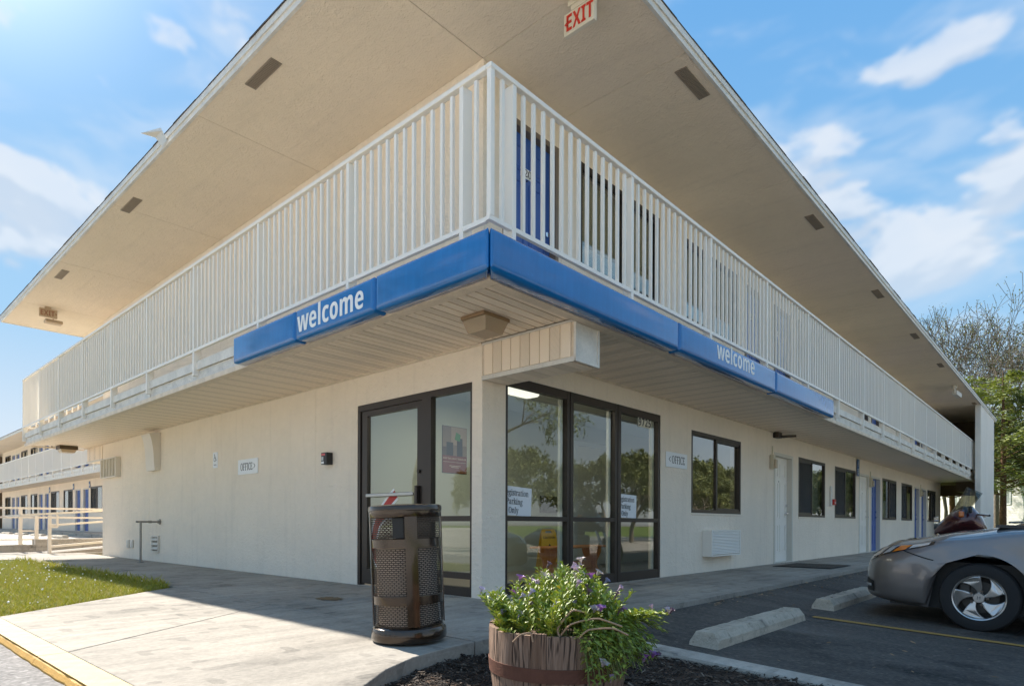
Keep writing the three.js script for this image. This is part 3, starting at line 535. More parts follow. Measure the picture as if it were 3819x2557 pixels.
// ribbed soffit panels: three ribs each, the middle rib punched
function soffitPanel(len, wid) {            // runs along x (0..len), lies across z (0..wid), face down at y = 0
  const out = [], vent = [], w = wid / 3;
  const prof = (a, b) => { const s = new THREE.Shape([[a, .010], [a, .006], [a + .012, 0], [b - .004, 0], [b - .004, .010]].map(([x, y]) => new THREE.Vector2(x, y))); const g = new THREE.ExtrudeGeometry(s, { depth: len, bevelEnabled: false }); g.rotateY(Math.PI / 2); g.scale(1, 1, -1); const ix = g.index; g.computeBoundingBox(); return flip(g); };
  for (let k = 0; k < 3; k++) (k === 1 ? vent : out).push(prof(k * w, (k + 1) * w));
  out.push(bx(0, len, .0105, .016, 0, wid));
  return [out, vent];
}
function flip(g) { g = g.index ? g.toNonIndexed() : g; const p = g.attributes.position; for (let i = 0; i < p.count; i += 3) for (let c = 0; c < 3; c++) { const a = p.array[(i + 1) * 3 + c]; p.array[(i + 1) * 3 + c] = p.array[(i + 2) * 3 + c]; p.array[(i + 2) * 3 + c] = a; } g.computeVertexNormals(); return g; }
{
  const W = .302, [o1, v1] = soffitPanel(1.0, W - .001), og = fuse(o1), vg = fuse(v1); og.userData.keep = vg.userData.keep = true;
  const nL = Math.floor((1.09 + 13.0) / W);
  for (let i = 0; i < nL; i++) { const m = mesh('soffit_panel', og, M.vinyl, motel); m.position.set(-1.025, 2.400, 1.088 - (i + 1) * W); const v = mesh('vent_strip', vg, M.vinylHoles, m); }
  const rot = new THREE.Matrix4().makeRotationY(-Math.PI / 2), o2 = og.clone().applyMatrix4(rot), v2 = vg.clone().applyMatrix4(rot); o2.userData.keep = v2.userData.keep = true; const sc = new THREE.Vector3();
  const nR = Math.floor((25.6 - .34) / W);
  for (let i = 0; i < nR; i++) { const m = mesh('soffit_panel', o2, M.vinyl, motel); m.position.set(.34 + (i + 1) * W, 2.400, .026); m.scale.set(1, 1, 1.06); const v = mesh('vent_strip', v2, M.vinylHoles, m); }
}
// boxed beam at the corner
{
  const parts = [bx(.004, .322, 2.062, 2.398, .002, 1.072)], b = mesh('beam_box', parts, M.trim, motel);
  const n = 9; for (let i = 0; i < n; i++) { const z0 = .03 + i * (1.01 / n), z1 = z0 + 1.01 / n - .006; mesh('beam_panel', rbx(-.006, .004, 2.095, 2.38, z0, z1, .003), i % 3 === 1 ? M.vinylHoles : M.vinyl, b); mesh('beam_panel', rbx(.01, .31, 2.052, 2.062, z0, z1, .003), i % 3 === 1 ? M.vinylHoles : M.vinyl, b); }
  mesh('beam_trim', [bx(-.012, .004, 2.05, 2.09, .002, 1.09), bx(-.012, .004, 2.38, 2.398, .002, 1.09), bx(-.012, .334, 2.05, 2.398, 1.072, 1.084), bx(-.012, .012, 2.05, 2.398, 1.084, 1.094), bx(.31, .334, 2.05, 2.398, 1.084, 1.094), bx(.012, .31, 2.05, 2.072, 1.084, 1.094)], M.white, b);
  // its twin at the far end of the short side
  const c = mesh('beam_box', bx(.004, .322, 2.07, 2.398, -12.78, -11.61), M.trim, motel);
  for (let i = 0; i < 9; i++) mesh('beam_panel', rbx(-.006, .004, 2.10, 2.38, -12.75 + i * .126, -12.75 + i * .126 + .12, .003), i % 3 === 1 ? M.vinylHoles : M.vinyl, c);
  mesh('beam_trim', [bx(-.012, .004, 2.06, 2.095, -12.79, -11.61)], M.white, c);
}
// ---- railings
const postsL = [.916, -.507, -2.14, -3.79, -5.39, -6.94, -8.49, -10.05, -11.55, -13.05];
const postsR = [-.90, .68, 2.29, 3.93, 5.56, 7.13, 8.72, 10.3, 11.85, 13.4, 14.95, 16.45, 17.9, 19.3, 20.75, 22.15, 23.5, 25.0, 25.85];
{
  const HB = 2.80, HT = 3.81, balG = fuse(bx(-.0125, .0125, 0, HT - HB - .03, -.0125, .0125)); balG.userData.keep = true;
  const postG = fuse([rbx(-.02, .02, 2.48, HT - .012, -.045, .045, .003)]); postG.userData.keep = true;
  const rail = (horiz, a, b, name) => { const l = horiz ? [rbx(a, b, HT - .012, HT + .026, CZ - .026, CZ + .026, .008), bx(a, b, HB - .032, HB, CZ - .016, CZ + .016)] : [rbx(-A - .026, -A + .026, HT - .012, HT + .026, a, b, .008), bx(-A - .016, -A + .016, HB - .032, HB, a, b)]; return mesh('balcony_railing', l, M.rail, motel); };
  const rl = rail(false, -13.08, CZ - .0265), rr = rail(true, -A - .026, 25.88);
  const edge = (m, i) => { const r = hash2(i, 3, 9); return m; };
  mesh('corner_post', rbx(-A - .02, -A + .02, HB, HT, CZ - .02, CZ + .02, .004), M.rail, rr);
  for (const z of postsL) { const p = mesh('post', postG, M.rail, rl); p.position.set(-A + .026, 0, z); p.rotation.y = Math.PI / 2; }
  for (const x of postsR) { const p = mesh('post', postG, M.rail, rr); p.position.set(x, 0, CZ - .026); }
  const bal = (parent, x, z) => { const m = mesh('baluster', balG, M.rail, parent); m.position.set(x, HB, z); m.rotation.y = (hash2(Math.round(x * 97), Math.round(z * 89), 5) - .5) * .06; m.rotation.z = (hash2(Math.round(x * 57), Math.round(z * 49), 8) - .5) * .004; };
  const between = (list, f) => { for (let i = 0; i < list.length - 1; i++) { const a = list[i], b = list[i + 1], n = Math.max(1, Math.round(Math.abs(b - a) / .1125)); for (let k = 1; k < n; k++) f(lerp(a, b, k / n)); } };
  between([CZ, ...postsL], (z) => bal(rl, -A, z));
  const rest = [];
  between([-A, ...postsR], (x) => { if (x < 17.8) bal(rr, x, CZ); else rest.push(bx(x - .0125, x + .0125, HB, HT - .012, CZ - .0125, CZ + .0125)); });
  const far = mesh('far_balusters', rest, M.rail, rr); far.userData.kind = 'stuff';
  // end returns
  const re = mesh('balcony_railing', [rbx(-A + .026, 0, HT - .012, HT + .026, -13.08, -13.03, .008), bx(-A + .016, 0, HB - .032, HB, -13.07, -13.04)], M.rail, motel);
  for (let k = 1; k < 10; k++) { const m = mesh('baluster', balG, M.rail, re); m.position.set(lerp(-A, 0, k / 10), HB, -13.055); }
}
// ---- roof
{
  const B = 1.487, X1 = 29.1, Z1 = -13.33;
  const panel = (x0, x1, z0, z1) => mesh('eave_panel', bx(x0 + .003, x1 - .003, ROOF, ROOF + .03, z0 + .003, z1 - .003), M.ceil, motel);
  const zs = [0, -2.87, -5.70, -8.54, -11.4, Z1 + .03]; for (let i = 0; i < zs.length - 1; i++) panel(-B + .02, 0, zs[i + 1], zs[i]);
  panel(-B + .02, 0, 0, B - .02);
  const xs = [0, 1.196, 4.07, 6.94, 9.81, 12.68, 15.55, 18.42, 21.29, 24.16, 27, X1 - .03]; for (let i = 0; i < xs.length - 1; i++) panel(xs[i], xs[i + 1], 0, B - .02);
  panel(0, X1 - .03, Z1 + .03, -11.6); panel(25.8, X1 - .03, -11.6, 0);
  mesh('eave_backing', [bx(-B + .05, X1 - .05, ROOF + .031, ROOF + .04, Z1 + .05, B - .05)], M.dark, motel);
  // fascia boards with a lapped metal edge
  const lens = (a, b, n) => steps(a, b, n);
  lens(Z1, B, 5).forEach((z, i, l) => { if (i < 5) { mesh('fascia_board', bx(-B, -B + .03, ROOF - .008, ROOF + .085, z + .001, l[i + 1] - .001), M.fascia, motel); mesh('roof_edge_metal', bx(-B - .014, -B + .03, ROOF + .047, ROOF + .112, z, l[i + 1] - .0015), M.fascia, motel); } });
  lens(-B + .031, X1, 8).forEach((x, i, l) => { if (i < 8) { mesh('fascia_board', bx(x + .001, l[i + 1] - .001, ROOF - .008, ROOF + .085, B - .03, B), M.fascia, motel); mesh('roof_edge_metal', bx(x, l[i + 1] - .0015, ROOF + .047, ROOF + .112, B - .03, B + .014), M.fascia, motel); } });
  mesh('fascia_board', bx(-B + .031, X1, ROOF - .008, ROOF + .112, Z1, Z1 + .03), M.fascia, motel); mesh('fascia_board', bx(X1 - .03, X1, ROOF - .008, ROOF + .112, Z1 + .031, B - .031), M.fascia, motel);
  // hip roof of dark shingles, ragged along the eaves
  const ex0 = -B - .016, ex1 = X1 + .016, ez0 = Z1 - .016, ez1 = B + .016, y0 = ROOF + .1125, rise = 1.15, rz = (ez0 + ez1) / 2, hip = (ez1 - ez0) / 2;
  const r = rng(8), tri = []; const ragged = (a, b, n, f) => { for (let i = 0; i < n; i++) { const t0 = i / n, t1 = (i + 1) / n, k = r() * .014; const [x, z] = f(t0, k), [u, w] = f(t1, k); tri.push([[x, y0, z], [u, y0, w], [u, y0 + .016, w]], [[x, y0, z], [u, y0 + .016, w], [x, y0 + .016, z]]); } };
  const geo = (T3) => { const g = new THREE.BufferGeometry(); g.setAttribute('position', new THREE.Float32BufferAttribute(T3.flat(2), 3)); g.computeVertexNormals(); return g; };
  const P = (x, y, z) => [x, y, z], R0 = P(ex0 + hip, y0 + rise, rz), R1 = P(ex1 - hip, y0 + rise, rz), q = [P(ex0, y0 + .011, ez1), P(ex1, y0 + .011, ez1), P(ex1, y0 + .011, ez0), P(ex0, y0 + .011, ez0)];
  const roof = mesh('roof', geo([[q[0], q[1], R1], [q[0], R1, R0], [q[1], q[2], R1], [q[2], q[3], R0], [q[2], R0, R1], [q[3], q[0], R0]]), M.shingle, motel);
  const tabs = []; const tab = (x0, x1, z0, z1) => tabs.push(bx(x0, x1, y0, y0 + .011 + r() * .004, z0, z1));
  for (let z = ez0; z < ez1; z += .31) tab(ex0 - r() * .009, ex0 + .25, z, Math.min(ez1, z + .307)); for (let x = ex0 + .26; x < ex1; x += .31) tab(x, Math.min(ex1, x + .307), ez1 - .25, ez1 + r() * .009);
  const st = mesh('eave_shingles', tabs, M.shingle, roof); st.userData.kind = 'stuff';
  // bent flashing on the short eave
  const fl = new THREE.BufferGeometry(); fl.setAttribute('position', new THREE.Float32BufferAttribute([-B - .02, 5.075, -3.76, -B - .02, 5.08, -3.60, -B - .05, 5.20, -3.66, -B - .02, 5.075, -3.76, -B - .05, 5.20, -3.66, -B - .06, 5.20, -3.86, -B - .06, 5.20, -3.86, -B - .05, 5.20, -3.66, -B - .18, 5.245, -3.98, -B - .05, 5.2, -3.66, -B - .06, 5.24, -3.68, -B - .18, 5.245, -3.98], 3)); fl.computeVertexNormals();
  const fm = mesh('bent_flashing', fl, std({ color: lin(.70, .68, .64), roughness: .4, metalness: .3, side: THREE.DoubleSide }), roof);
  // punched vents in the eaves
  const vent = (x0, x1, z0, z1, ax) => { const v = mesh('eave_vent', [bx(x0, x1, ROOF - .008, ROOF - .001, z0, z0 + .010), bx(x0, x1, ROOF - .008, ROOF - .001, z1 - .010, z1), bx(x0, x0 + .010, ROOF - .008, ROOF - .001, z0 + .01, z1 - .01), bx(x1 - .010, x1, ROOF - .008, ROOF - .001, z0 + .01, z1 - .01)], M.ventMetal, motel); const L = []; const n = 22; for (let i = 0; i < n; i++) { const t = (i + .5) / n; if (ax === 'z') { const z = lerp(z0 + .012, z1 - .012, t); L.push(bx(x0 + .01, x1 - .01, ROOF - .009, ROOF - .002, z - .0065, z + .0065)); } else { const x = lerp(x0 + .012, x1 - .012, t); L.push(bx(x - .0065, x + .0065, ROOF - .009, ROOF - .002, z0 + .01, z1 - .01)); } } const lv = mesh('louvres', L, M.ventMetal, v); lv.userData.kind = 'stuff'; mesh('vent_backing', bx(x0 + .01, x1 - .01, ROOF - .0018, ROOF - .0005, z0 + .01, z1 - .01), M.roomDark, v); };
  for (const z of [-2.01, -5.81, -9.44]) vent(-1.345, -1.232, z, z + .535, 'z');
  for (const x of [1.357, 5.2, 9.0, 12.55, 16.1, 23.3]) vent(x, x + .53, 1.252, 1.37, 'x');
}
// stair tower screen wall and breezeway at the far end
mesh('end_pier', bx(23.95, 28.5, -.05, ROOF - .001, 1.30, 1.465), M.pier, motel);
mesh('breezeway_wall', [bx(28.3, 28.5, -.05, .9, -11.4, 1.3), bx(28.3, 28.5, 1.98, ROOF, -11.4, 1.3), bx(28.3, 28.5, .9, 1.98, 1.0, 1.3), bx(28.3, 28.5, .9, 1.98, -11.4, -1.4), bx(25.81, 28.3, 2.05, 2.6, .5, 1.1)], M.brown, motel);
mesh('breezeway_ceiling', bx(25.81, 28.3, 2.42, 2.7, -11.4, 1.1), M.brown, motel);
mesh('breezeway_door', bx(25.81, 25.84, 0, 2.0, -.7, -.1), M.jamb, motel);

// ================================================================= signs and fittings on the motel
function faced(geos, MX) { return geos.map((g) => (MX === FR ? g : g.applyMatrix4(MX))); }
function pillow(L, h, d, r, m0 = 0, m1 = 0) {   // rounded bar: length on x, height on y, outwards on z; m0/m1 = 1 cuts a mitre at that end
  const prof = []; const add = (cx, cy, a0, a1) => { for (let i = 0; i <= 6; i++) { const a = lerp(a0, a1, i / 6); prof.push([cx, cy, Math.cos(a), Math.sin(a)]); } };
  const secs = []; for (let i = 0; i <= 6; i++) { const a = i / 6 * Math.PI / 2; secs.push([r * (1 - Math.sin(a)) , r * (1 - Math.cos(a)) ]); }
  const stations = []; for (let i = 0; i <= 6; i++) { const a = i / 6 * Math.PI / 2; stations.push([r * (1 - Math.cos(a)), r * (1 - Math.sin(a))]); } // [x, inset]
  const all = [...stations, ...stations.slice().reverse().map(([x, s]) => [L - x, s])];
  prof.length = 0; add(d - r, h - r, 0, Math.PI / 2); add(.004, h - .004, Math.PI / 2, Math.PI); add(.004, .004, Math.PI, 1.5 * Math.PI); add(d - r, r, 1.5 * Math.PI, 2 * Math.PI);
  const n = prof.length, pos = [], idx = [];
  all.forEach(([x, ins]) => prof.forEach(([cz, cy, c, s], k) => {
    const rr = k < 7 || k >= 21 ? r : .004; let z = cz + c * rr, y = cy + s * rr;
    z = Math.min(z, d - ins); y = clamp(y, ins, h - ins); let X = x; const t = x / L; if (m0) X += (d - z) * (1 - t); if (m1) X -= (d - z) * t; pos.push(X, y, z); }));
  for (let j = 0; j < all.length - 1; j++) for (let k = 0; k < n; k++) { const a = j * n + k, b = j * n + (k + 1) % n, c = a + n, e = b + n; idx.push(a, c, b, b, c, e); }
  for (const j of [0, all.length - 1]) { const c = pos.length / 3; let sx = 0, sy = 0, sz = 0; for (let k = 0; k < n; k++) { sx += pos[(j * n + k) * 3]; sy += pos[(j * n + k) * 3 + 1]; sz += pos[(j * n + k) * 3 + 2]; } pos.push(sx / n, sy / n, sz / n); for (let k = 0; k < n; k++) { const a = j * n + k, b = j * n + (k + 1) % n; j ? idx.push(c, b, a) : idx.push(c, a, b); } }
  let g = new THREE.BufferGeometry(); g.setAttribute('position', new THREE.Float32BufferAttribute(pos, 3)); g.setIndex(idx); return flip0(toCreasedNormals(g, .7));
}
function flip0(g) { return g; }
{
  const B = [ // frame, from, to, label, mitres, word
    [FL, .052, 1.315, 'blue glossy balcony sign panel meeting the corner beside the welcome panel of the door side', 0, 1],
    [FL, -1.172, .046, 'blue glossy balcony sign panel reading welcome above the entrance door side', 0, 0, 1],
    [FL, -2.46, -1.178, 'short blank blue sign panel ending the band above the plain stucco wall', 0, 0],
    [FR, -1.26, 1.36, 'long blank blue sign panel wrapping the balcony corner above the lobby windows', 1, 0],
    [FR, 1.366, 3.94, 'blue glossy balcony sign panel reading welcome above the office window', 0, 0, 1],
    [FR, 3.946, 6.47, 'blank blue sign panel ending the band above the parked car side', 0, 0]];
  for (const [MX, a, b, label, m0, m1, word] of B) {
    const o = grp('fascia_sign'); tag(o, label, 'sign', 'blue sign band on the balcony edge');
    const z0 = MX === FL ? 1.132 : 1.186, g = pillow(b - a, .285, .128, .045, m0, m1); g.translate(a, 2.375, z0);
    put('sign_panel', g, M.blue, o, MX);
    put('sign_back', bx(a + .05 + (m0 ? .1 : 0), b - .05 - (m1 ? .1 : 0), 2.40, 2.63, z0 - .03, z0 - .001), M.white, o, MX);
    if (word) { const t = text('welcome', .186, 'droid_sans_bold', .0025, 1); t.computeBoundingBox(); const w = t.boundingBox.max.x - t.boundingBox.min.x; t.scale(1.03 / w, 1, 1); t.translate(MX === FL ? -.607 : 2.71, MX === FL ? 2.436 : 2.468, z0 + .1285); put('lettering', t, M.letterWhite, o, MX); }
  }
}
function wheelchair(s) {                      // accessibility pictogram, about s high, centred, facing +z
  const L = [], bar2 = (x0, y0, x1, y1, w) => { const d = Math.hypot(x1 - x0, y1 - y0), g = new THREE.BoxGeometry(d, w, .002); g.rotateZ(Math.atan2(y1 - y0, x1 - x0)); g.translate((x0 + x1) / 2, (y0 + y1) / 2, 0); L.push(g); };
  const c = new THREE.CylinderGeometry(.075, .075, .002, 14); c.rotateX(Math.PI / 2); c.translate(-.10, .43, 0); L.push(c);
  bar2(-.10, .33, -.06, .0, .09); bar2(-.08, .18, .14, .16, .06); bar2(-.06, .0, .18, -.02, .08); bar2(.17, 0, .27, -.26, .08); bar2(.26, -.26, .36, -.23, .07);
  const r = new THREE.RingGeometry(.22, .29, 26, 1, Math.PI * .72, Math.PI * 1.35); r.translate(-.04, -.14, .001); L.push(r);
  return L.map((g) => { g.scale(s, s, 1); return g; });
}
{ // OFFICE boards
  const a = thing('office_sign', 'white OFFICE board with arrow on the stucco wall left of the entrance door', 'sign'); const t = text('OFFICE >', .105, 'droid_serif_regular', .002, .74);
  put('board', rbx(-5.065, -4.448, 1.415, 1.632, .003, .011, .003), M.signWhite, a, FL); t.translate(-4.75, 1.472, .0112); put('lettering', t, M.letterBlack, a, FL);
  a.rotation.x = 0; 
  const b = thing('office_sign', 'white OFFICE board with arrow between lobby glazing and sliding office window', 'sign'); const u = text('< OFFICE', .105, 'droid_serif_regular', .002, .74);
  put('board', rbx(3.513, 4.128, 1.492, 1.70, .003, .011, .003), M.signWhite, b, FR); u.translate(3.82, 1.548, .0112); put('lettering', u, M.letterBlack, b, FR);
}
{ const a = thing('accessible_sign', 'small white wheelchair plate with double arrow on the stucco wall', 'sign');
  put('plate', rbx(-5.945, -5.775, 1.565, 1.81, .003, .009, .003), M.signWhite, a, FL);
  put('pictogram', wheelchair(.13).map((g) => { g.translate(-5.862, 1.715, .0105); return g; }), M.letterBlack, a, FL);
  const arrow = text('<->', .04, 'droid_sans_bold', .001, 1.2); arrow.translate(-5.862, 1.592, .0093); put('arrow', arrow, M.letterBlack, a, FL);
  const b = thing('accessible_sign', 'tall blue wheelchair parking sign on the wall beside a room window', 'sign');
  put('plate', rbx(13.20, 13.42, 1.94, 2.36, .02, .026, .003), M.signBlue, b, FR);
  put('pictogram', wheelchair(.15).map((g) => { g.translate(13.31, 2.24, .028); return g; }), M.letterWhite, b, FR);
  [.16, .12, .14, .10].forEach((w, i) => put('print_line', bx(13.31 - w / 2, 13.31 + w / 2, 2.10 - i * .042, 2.115 - i * .042, .0262, .0272), M.letterWhite, b, FR));
}
{ // street number on the lobby glass
  const a = thing('street_number', 'white number plates reading 9725 on the lobby glass', 'sign');
  '9725'.split('').forEach((c, i) => { const x0 = 2.868 + i * .081, p = mesh('digit_plate', rbx(x0, x0 + .077, 1.962, 2.092, -.039, -.034, .002), M.signCream, a); const t = text(c, .10, 'droid_sans_bold', .0015, .9); t.translate(x0 + .0385, 1.977, -.0335); mesh('digit', t, M.letterBlack, p); });
}
{ // paper notices inside the glass
  for (const [x, tilt, where] of [[.505, -.045, 'beside the corner column'], [2.57, -.03, 'below the street number']]) {
    const a = thing('registration_notice', 'white paper notice reading Registration Parking Only ' + where, 'notice', [x, .935, -.034]);
    const g = new THREE.PlaneGeometry(.50, .29, 10, 1), p = g.attributes.position; for (let i = 0; i < p.count; i++) p.setZ(i, Math.sin(p.getX(i) * 7) * .003); g.computeVertexNormals(); g.rotateZ(tilt); mesh('paper', g, M.paper, a);
    ['Registration', 'Parking', 'Only'].forEach((s, i) => { const t = text(s, .058, 'droid_serif_regular', .0008, .82); t.translate([.01, -.01, -.02][i], .055 - i * .088, .004); t.rotateZ(tilt); mesh('lettering', t, M.letterBlack, a); });
  }
}
{ // exit signs under the eaves
  const a = thing('exit_sign', 'beige EXIT sign with red letters hanging under the eave at the corner', 'sign');   // faces the short side (-x)
  mesh('housing', rbx(.03, .075, 4.815, 5.0, .925, 1.235, .008, 3), M.exitBeige, a);
  mesh('mount', [bx(.028, .08, 5.0, 5.035, 1.0, 1.16), bx(.015, .10, 5.035, 5.074, .98, 1.18)], M.exitBeige, a);
  { const t = text('EXIT', .135, 'droid_sans_bold', .002, .72); t.translate(1.092, 4.842, -.0285); put('lettering', t, M.exitRed, a, FL); const w = text('<', .075, 'droid_sans_bold', .002, .8); w.translate(.957, 4.868, -.0285); put('arrow', w, M.exitRed, a, FL); }
  const b = thing('exit_sign', 'faded EXIT sign with emergency lamp under the far eave', 'sign');
  mesh('housing', rbx(-1.175, -.87, 4.865, 5.04, -11.44, -11.40, .008, 3), M.exitTan, b); mesh('mount', bx(-1.08, -.98, 5.04, 5.074, -11.46, -11.38), M.exitTan, b);
  { const t = text('EXIT', .105, 'droid_sans_bold', .002, .8); t.translate(-1.035, 4.90, -11.3995); mesh('lettering', t, M.exitFaded, b); const w = text('>', .06, 'droid_sans_bold', .002, .8); w.translate(-.895, 4.92, -11.3995); mesh('arrow', w, M.exitFaded, b); }
  const c = thing('emergency_light', 'pale emergency light box hanging beside the faded EXIT sign', 'lamp');
  mesh('housing', rbx(-1.05, -.75, 4.80, 4.87, -11.68, -11.50, .02, 3), M.exitTan, c); mesh('stem', cyl(.012, .012, .21, 10, -.9, 4.97, -11.59), M.exitTan, c);
}
{ // soffit lamp near the corner
  const a = thing('ceiling_lamp', 'square prismatic ceiling lamp under the balcony above the entrance', 'lamp', [-.505, 2.398, .535]);
  const frus = (w0, w1, y0, y1) => { const g = new THREE.CylinderGeometry(w1 / Math.SQRT2, w0 / Math.SQRT2, y1 - y0, 4, 1); g.rotateY(Math.PI / 4); g.translate(0, (y0 + y1) / 2, 0); return toCreasedNormals(g, .3); };
  mesh('base', rbx(-.155, .155, -.03, -.001, -.135, .135, .006), M.lampBronze, a);
  const l = mesh('lens', frus(.20, .27, -.135, -.031), M.lampGlass, a); mesh('bulb', new THREE.SphereGeometry(.035, 12, 8).translate(0, -.06, 0), M.signWhite, a);
  const b = thing('ceiling_lamp', 'dark square ceiling lamp under the far end of the balcony', 'lamp', [-.45, 2.398, -12.5]);
  mesh('base', rbx(-.17, .17, -.085, -.001, -.17, .17, .006), M.lampDark, b); mesh('lens', frus(.24, .30, -.15, -.086), M.lampGlass, b);
}
{ // security cameras
  const a = thing('security_camera', 'dark bracket camera high on the wall above the white office door', 'camera', [7.62, 2.345, 0]);
  mesh('bracket', [rbx(-.12, .08, -.05, .055, .003, .10, .01, 3), bar([.02, -.01, .08], [.10, -.03, .13], .018)], M.bronze, a); mesh('camera_body', [boxBar([.06, -.02, .10], [.30, .0, .26], .05, .045)], M.bronze, a);
  const b = thing('security_camera', 'white camera with long tube body under the long eave', 'camera', [19.6, ROOF, 1.22]);
  mesh('mount', [cyl(.07, .07, .09, 16, 0, -.05, 0), cyl(.035, .035, .16, 12, 0, -.15, 0)], M.white, b); mesh('camera_body', [boxBar([0, -.22, 0], [.62, -.24, .05], .13, .13)], M.white, b);
}
{ // wall lamps beside doors
  [[7.40, 'office'], [14.54, 'first blue room'], [21.57, 'paired blue room']].forEach(([x, w]) => { const a = thing('wall_lamp', 'beige box wall lamp beside the ' + w + ' door', 'lamp', [x, 1.72, 0], 0, 'wall lamps beside doors');
    mesh('housing', rbx(-.06, .06, 0, .255, .003, .07, .012, 3), M.lampBeige, a); mesh('lens', rbx(-.05, .05, .01, .17, .071, .115, .02, 3), M.lampLens, a); mesh('junction_box', rbx(.04, .075, .22, .42, .003, .02, .004), M.lampBeige, a); });
}
{ // through-wall air conditioner under the office window
  const a = thing('air_conditioner', 'white through-wall air conditioner with horizontal louvres under the office window', 'air conditioner', [4.64, .235, 0]);
  const W = 1.055, Hh = .39, D = .15;
  mesh('casing', [bx(0, .03, 0, Hh, .003, D), bx(W - .03, W, 0, Hh, .003, D), bx(.03, W - .03, Hh - .02, Hh, .003, D), bx(.03, W - .03, 0, .02, .003, D)], M.acMetal, a);
  mesh('grille_back', bx(.03, W - .03, .02, Hh - .02, .02, .10), M.acDark, a);
  for (let i = 0; i < 15; i++) { const g = bx(.031, W - .031, -.0085, .0085, -.014, .014); g.rotateX(-.55); g.translate(0, .035 + i * .0228, D - .018); mesh('louvre', g, M.acMetal, a); }
}
{ // air conditioner at the far end of the short side, vertical bars
  const a = thing('air_conditioner', 'cream wall air conditioner with vertical bars near the far building corner', 'air conditioner');
  put('casing', [bx(-11.42, -10.40, 2.035, 2.055, .003, .10), bx(-11.42, -10.40, 1.645, 1.665, .003, .10), bx(-11.42, -11.40, 1.665, 2.035, .003, .10), bx(-10.42, -10.40, 1.665, 2.035, .003, .10)], M.acCream, a, FL);
  put('grille_back', bx(-11.40, -10.42, 1.665, 2.035, .003, .05), M.lampBeige, a, FL);
  for (let i = 0; i < 6; i++) put('bar', bx(-11.395 + i * .19, -11.365 + i * .19, 1.666, 2.034, .05, .099), M.acCream, a, FL);
}
{ // exhaust hood with a swept profile
  const a = thing('exhaust_hood', 'cream sheet-metal exhaust hood with swept front high on the stucco wall', 'hood');
  const s = new THREE.Shape(); s.moveTo(.003, 1.66); s.lineTo(.098, 1.655); s.bezierCurveTo(.125, 1.9, .11, 2.0, .14, 2.12); s.bezierCurveTo(.15, 2.2, .17, 2.27, .195, 2.30); s.lineTo(.05, 2.335); s.lineTo(.003, 2.335);
  const g = new THREE.ExtrudeGeometry(s, { depth: .42, bevelEnabled: false, curveSegments: 10 }); g.rotateY(-Math.PI / 2); g.translate(0, 0, 0);   // shape x -> outwards
  g.applyMatrix4(new THREE.Matrix4().makeRotationY(0)); 
  const h = g.clone(); h.computeBoundingBox(); // shape x became +z, depth became -x
  put('hood_body', toCreasedNormals(h.translate(-8.20, 0, 0), .4), M.hood, a, FL);
}
{ // guard pipe
  const a = thing('guard_pipe', 'grey steel guard pipe standing out from the stucco wall', 'pipe');
  mesh('pipe', [bar([-.40, .725, -8.2], [-.004, .725, -8.2], .016, 12), bar([-.322, 0, -8.2], [-.322, .725, -8.2], .019, 12)], M.galv, a);
  mesh('wall_flange', [cyl(.05, .05, .012, 16, -.009, .725, -8.2, 'x'), cyl(.03, .03, .03, 14, -.03, .725, -8.2, 'x')], M.galv, a); mesh('foot_flange', cyl(.05, .05, .012, 16, -.322, .007, -8.2), M.galv, a); mesh('coupling', [cyl(.024, .024, .05, 12, -.17, .725, -8.2, 'x')], M.galv, a);
}
{ const a = thing('wall_vent', 'cream louvred vent low on the stucco wall beside the guard pipe', 'vent');
  put('vent_frame', [bx(-8.575, -8.235, .448, .47, .003, .03), bx(-8.575, -8.235, .17, .192, .003, .03), bx(-8.575, -8.553, .192, .448, .003, .03), bx(-8.257, -8.235, .192, .448, .003, .03)], M.acCream, a, FL); put('vent_back', bx(-8.553, -8.257, .192, .448, .002, .005), M.roomDark, a, FL);
  for (let i = 0; i < 3; i++) { const g = bx(-.148, .148, -.03, .03, -.002, .002); g.rotateX(-.75); g.translate(-8.405, .245 + i * .08, .022); put('louvre', g, M.acCream, a, FL); } }
{ [[-9.90, 'outer'], [-9.68, 'inner']].forEach(([z, w]) => { const a = thing('outlet_box', 'cream ' + w + ' electrical outlet cover low on the stucco wall', 'outlet'); put('cover', rbx(z - .07, z + .07, .21, .37, .003, .028, .008), M.acCream, a, FL); put('socket', rbx(z - .045, z + .045, .30, .35, .0285, .036, .004), M.white, a, FL); put('socket', rbx(z - .045, z + .045, .23, .28, .0285, .036, .004), M.white, a, FL); }); }
{ const a = thing('key_box', 'small black wall box with red and white label beside the entrance', 'box');
  put('case', rbx(-2.665, -2.54, 1.415, 1.56, .003, .088, .006), M.black, a, FL); put('red_label', bx(-2.655, -2.575, 1.522, 1.548, .0885, .0895), M.redLabel, a, FL); put('white_label', bx(-2.655, -2.60, 1.425, 1.452, .0885, .0895), M.signWhite, a, FL); put('slot', bx(-2.655, -2.61, 1.465, 1.51, .0885, .0895), M.steel, a, FL); }
{ const a = thing('fire_alarm_pull', 'small red fire alarm box between two room windows', 'alarm', [11.24, 1.165, 0]); mesh('case', rbx(-.075, .075, 0, .13, .003, .05, .006), M.red, a); mesh('handle', rbx(-.04, .04, .04, .06, .0505, .058, .002), M.signWhite, a);
  const b = thing('conduit_cover', 'pale vertical conduit cover beside the red fire alarm box', 'conduit'); mesh('cover', rbx(10.98, 11.06, 1.15, 1.58, .003, .04, .006), M.trimPale, b); mesh('end_cap', rbx(10.985, 11.055, 1.135, 1.149, .003, .036, .003), M.trimPale, b); }
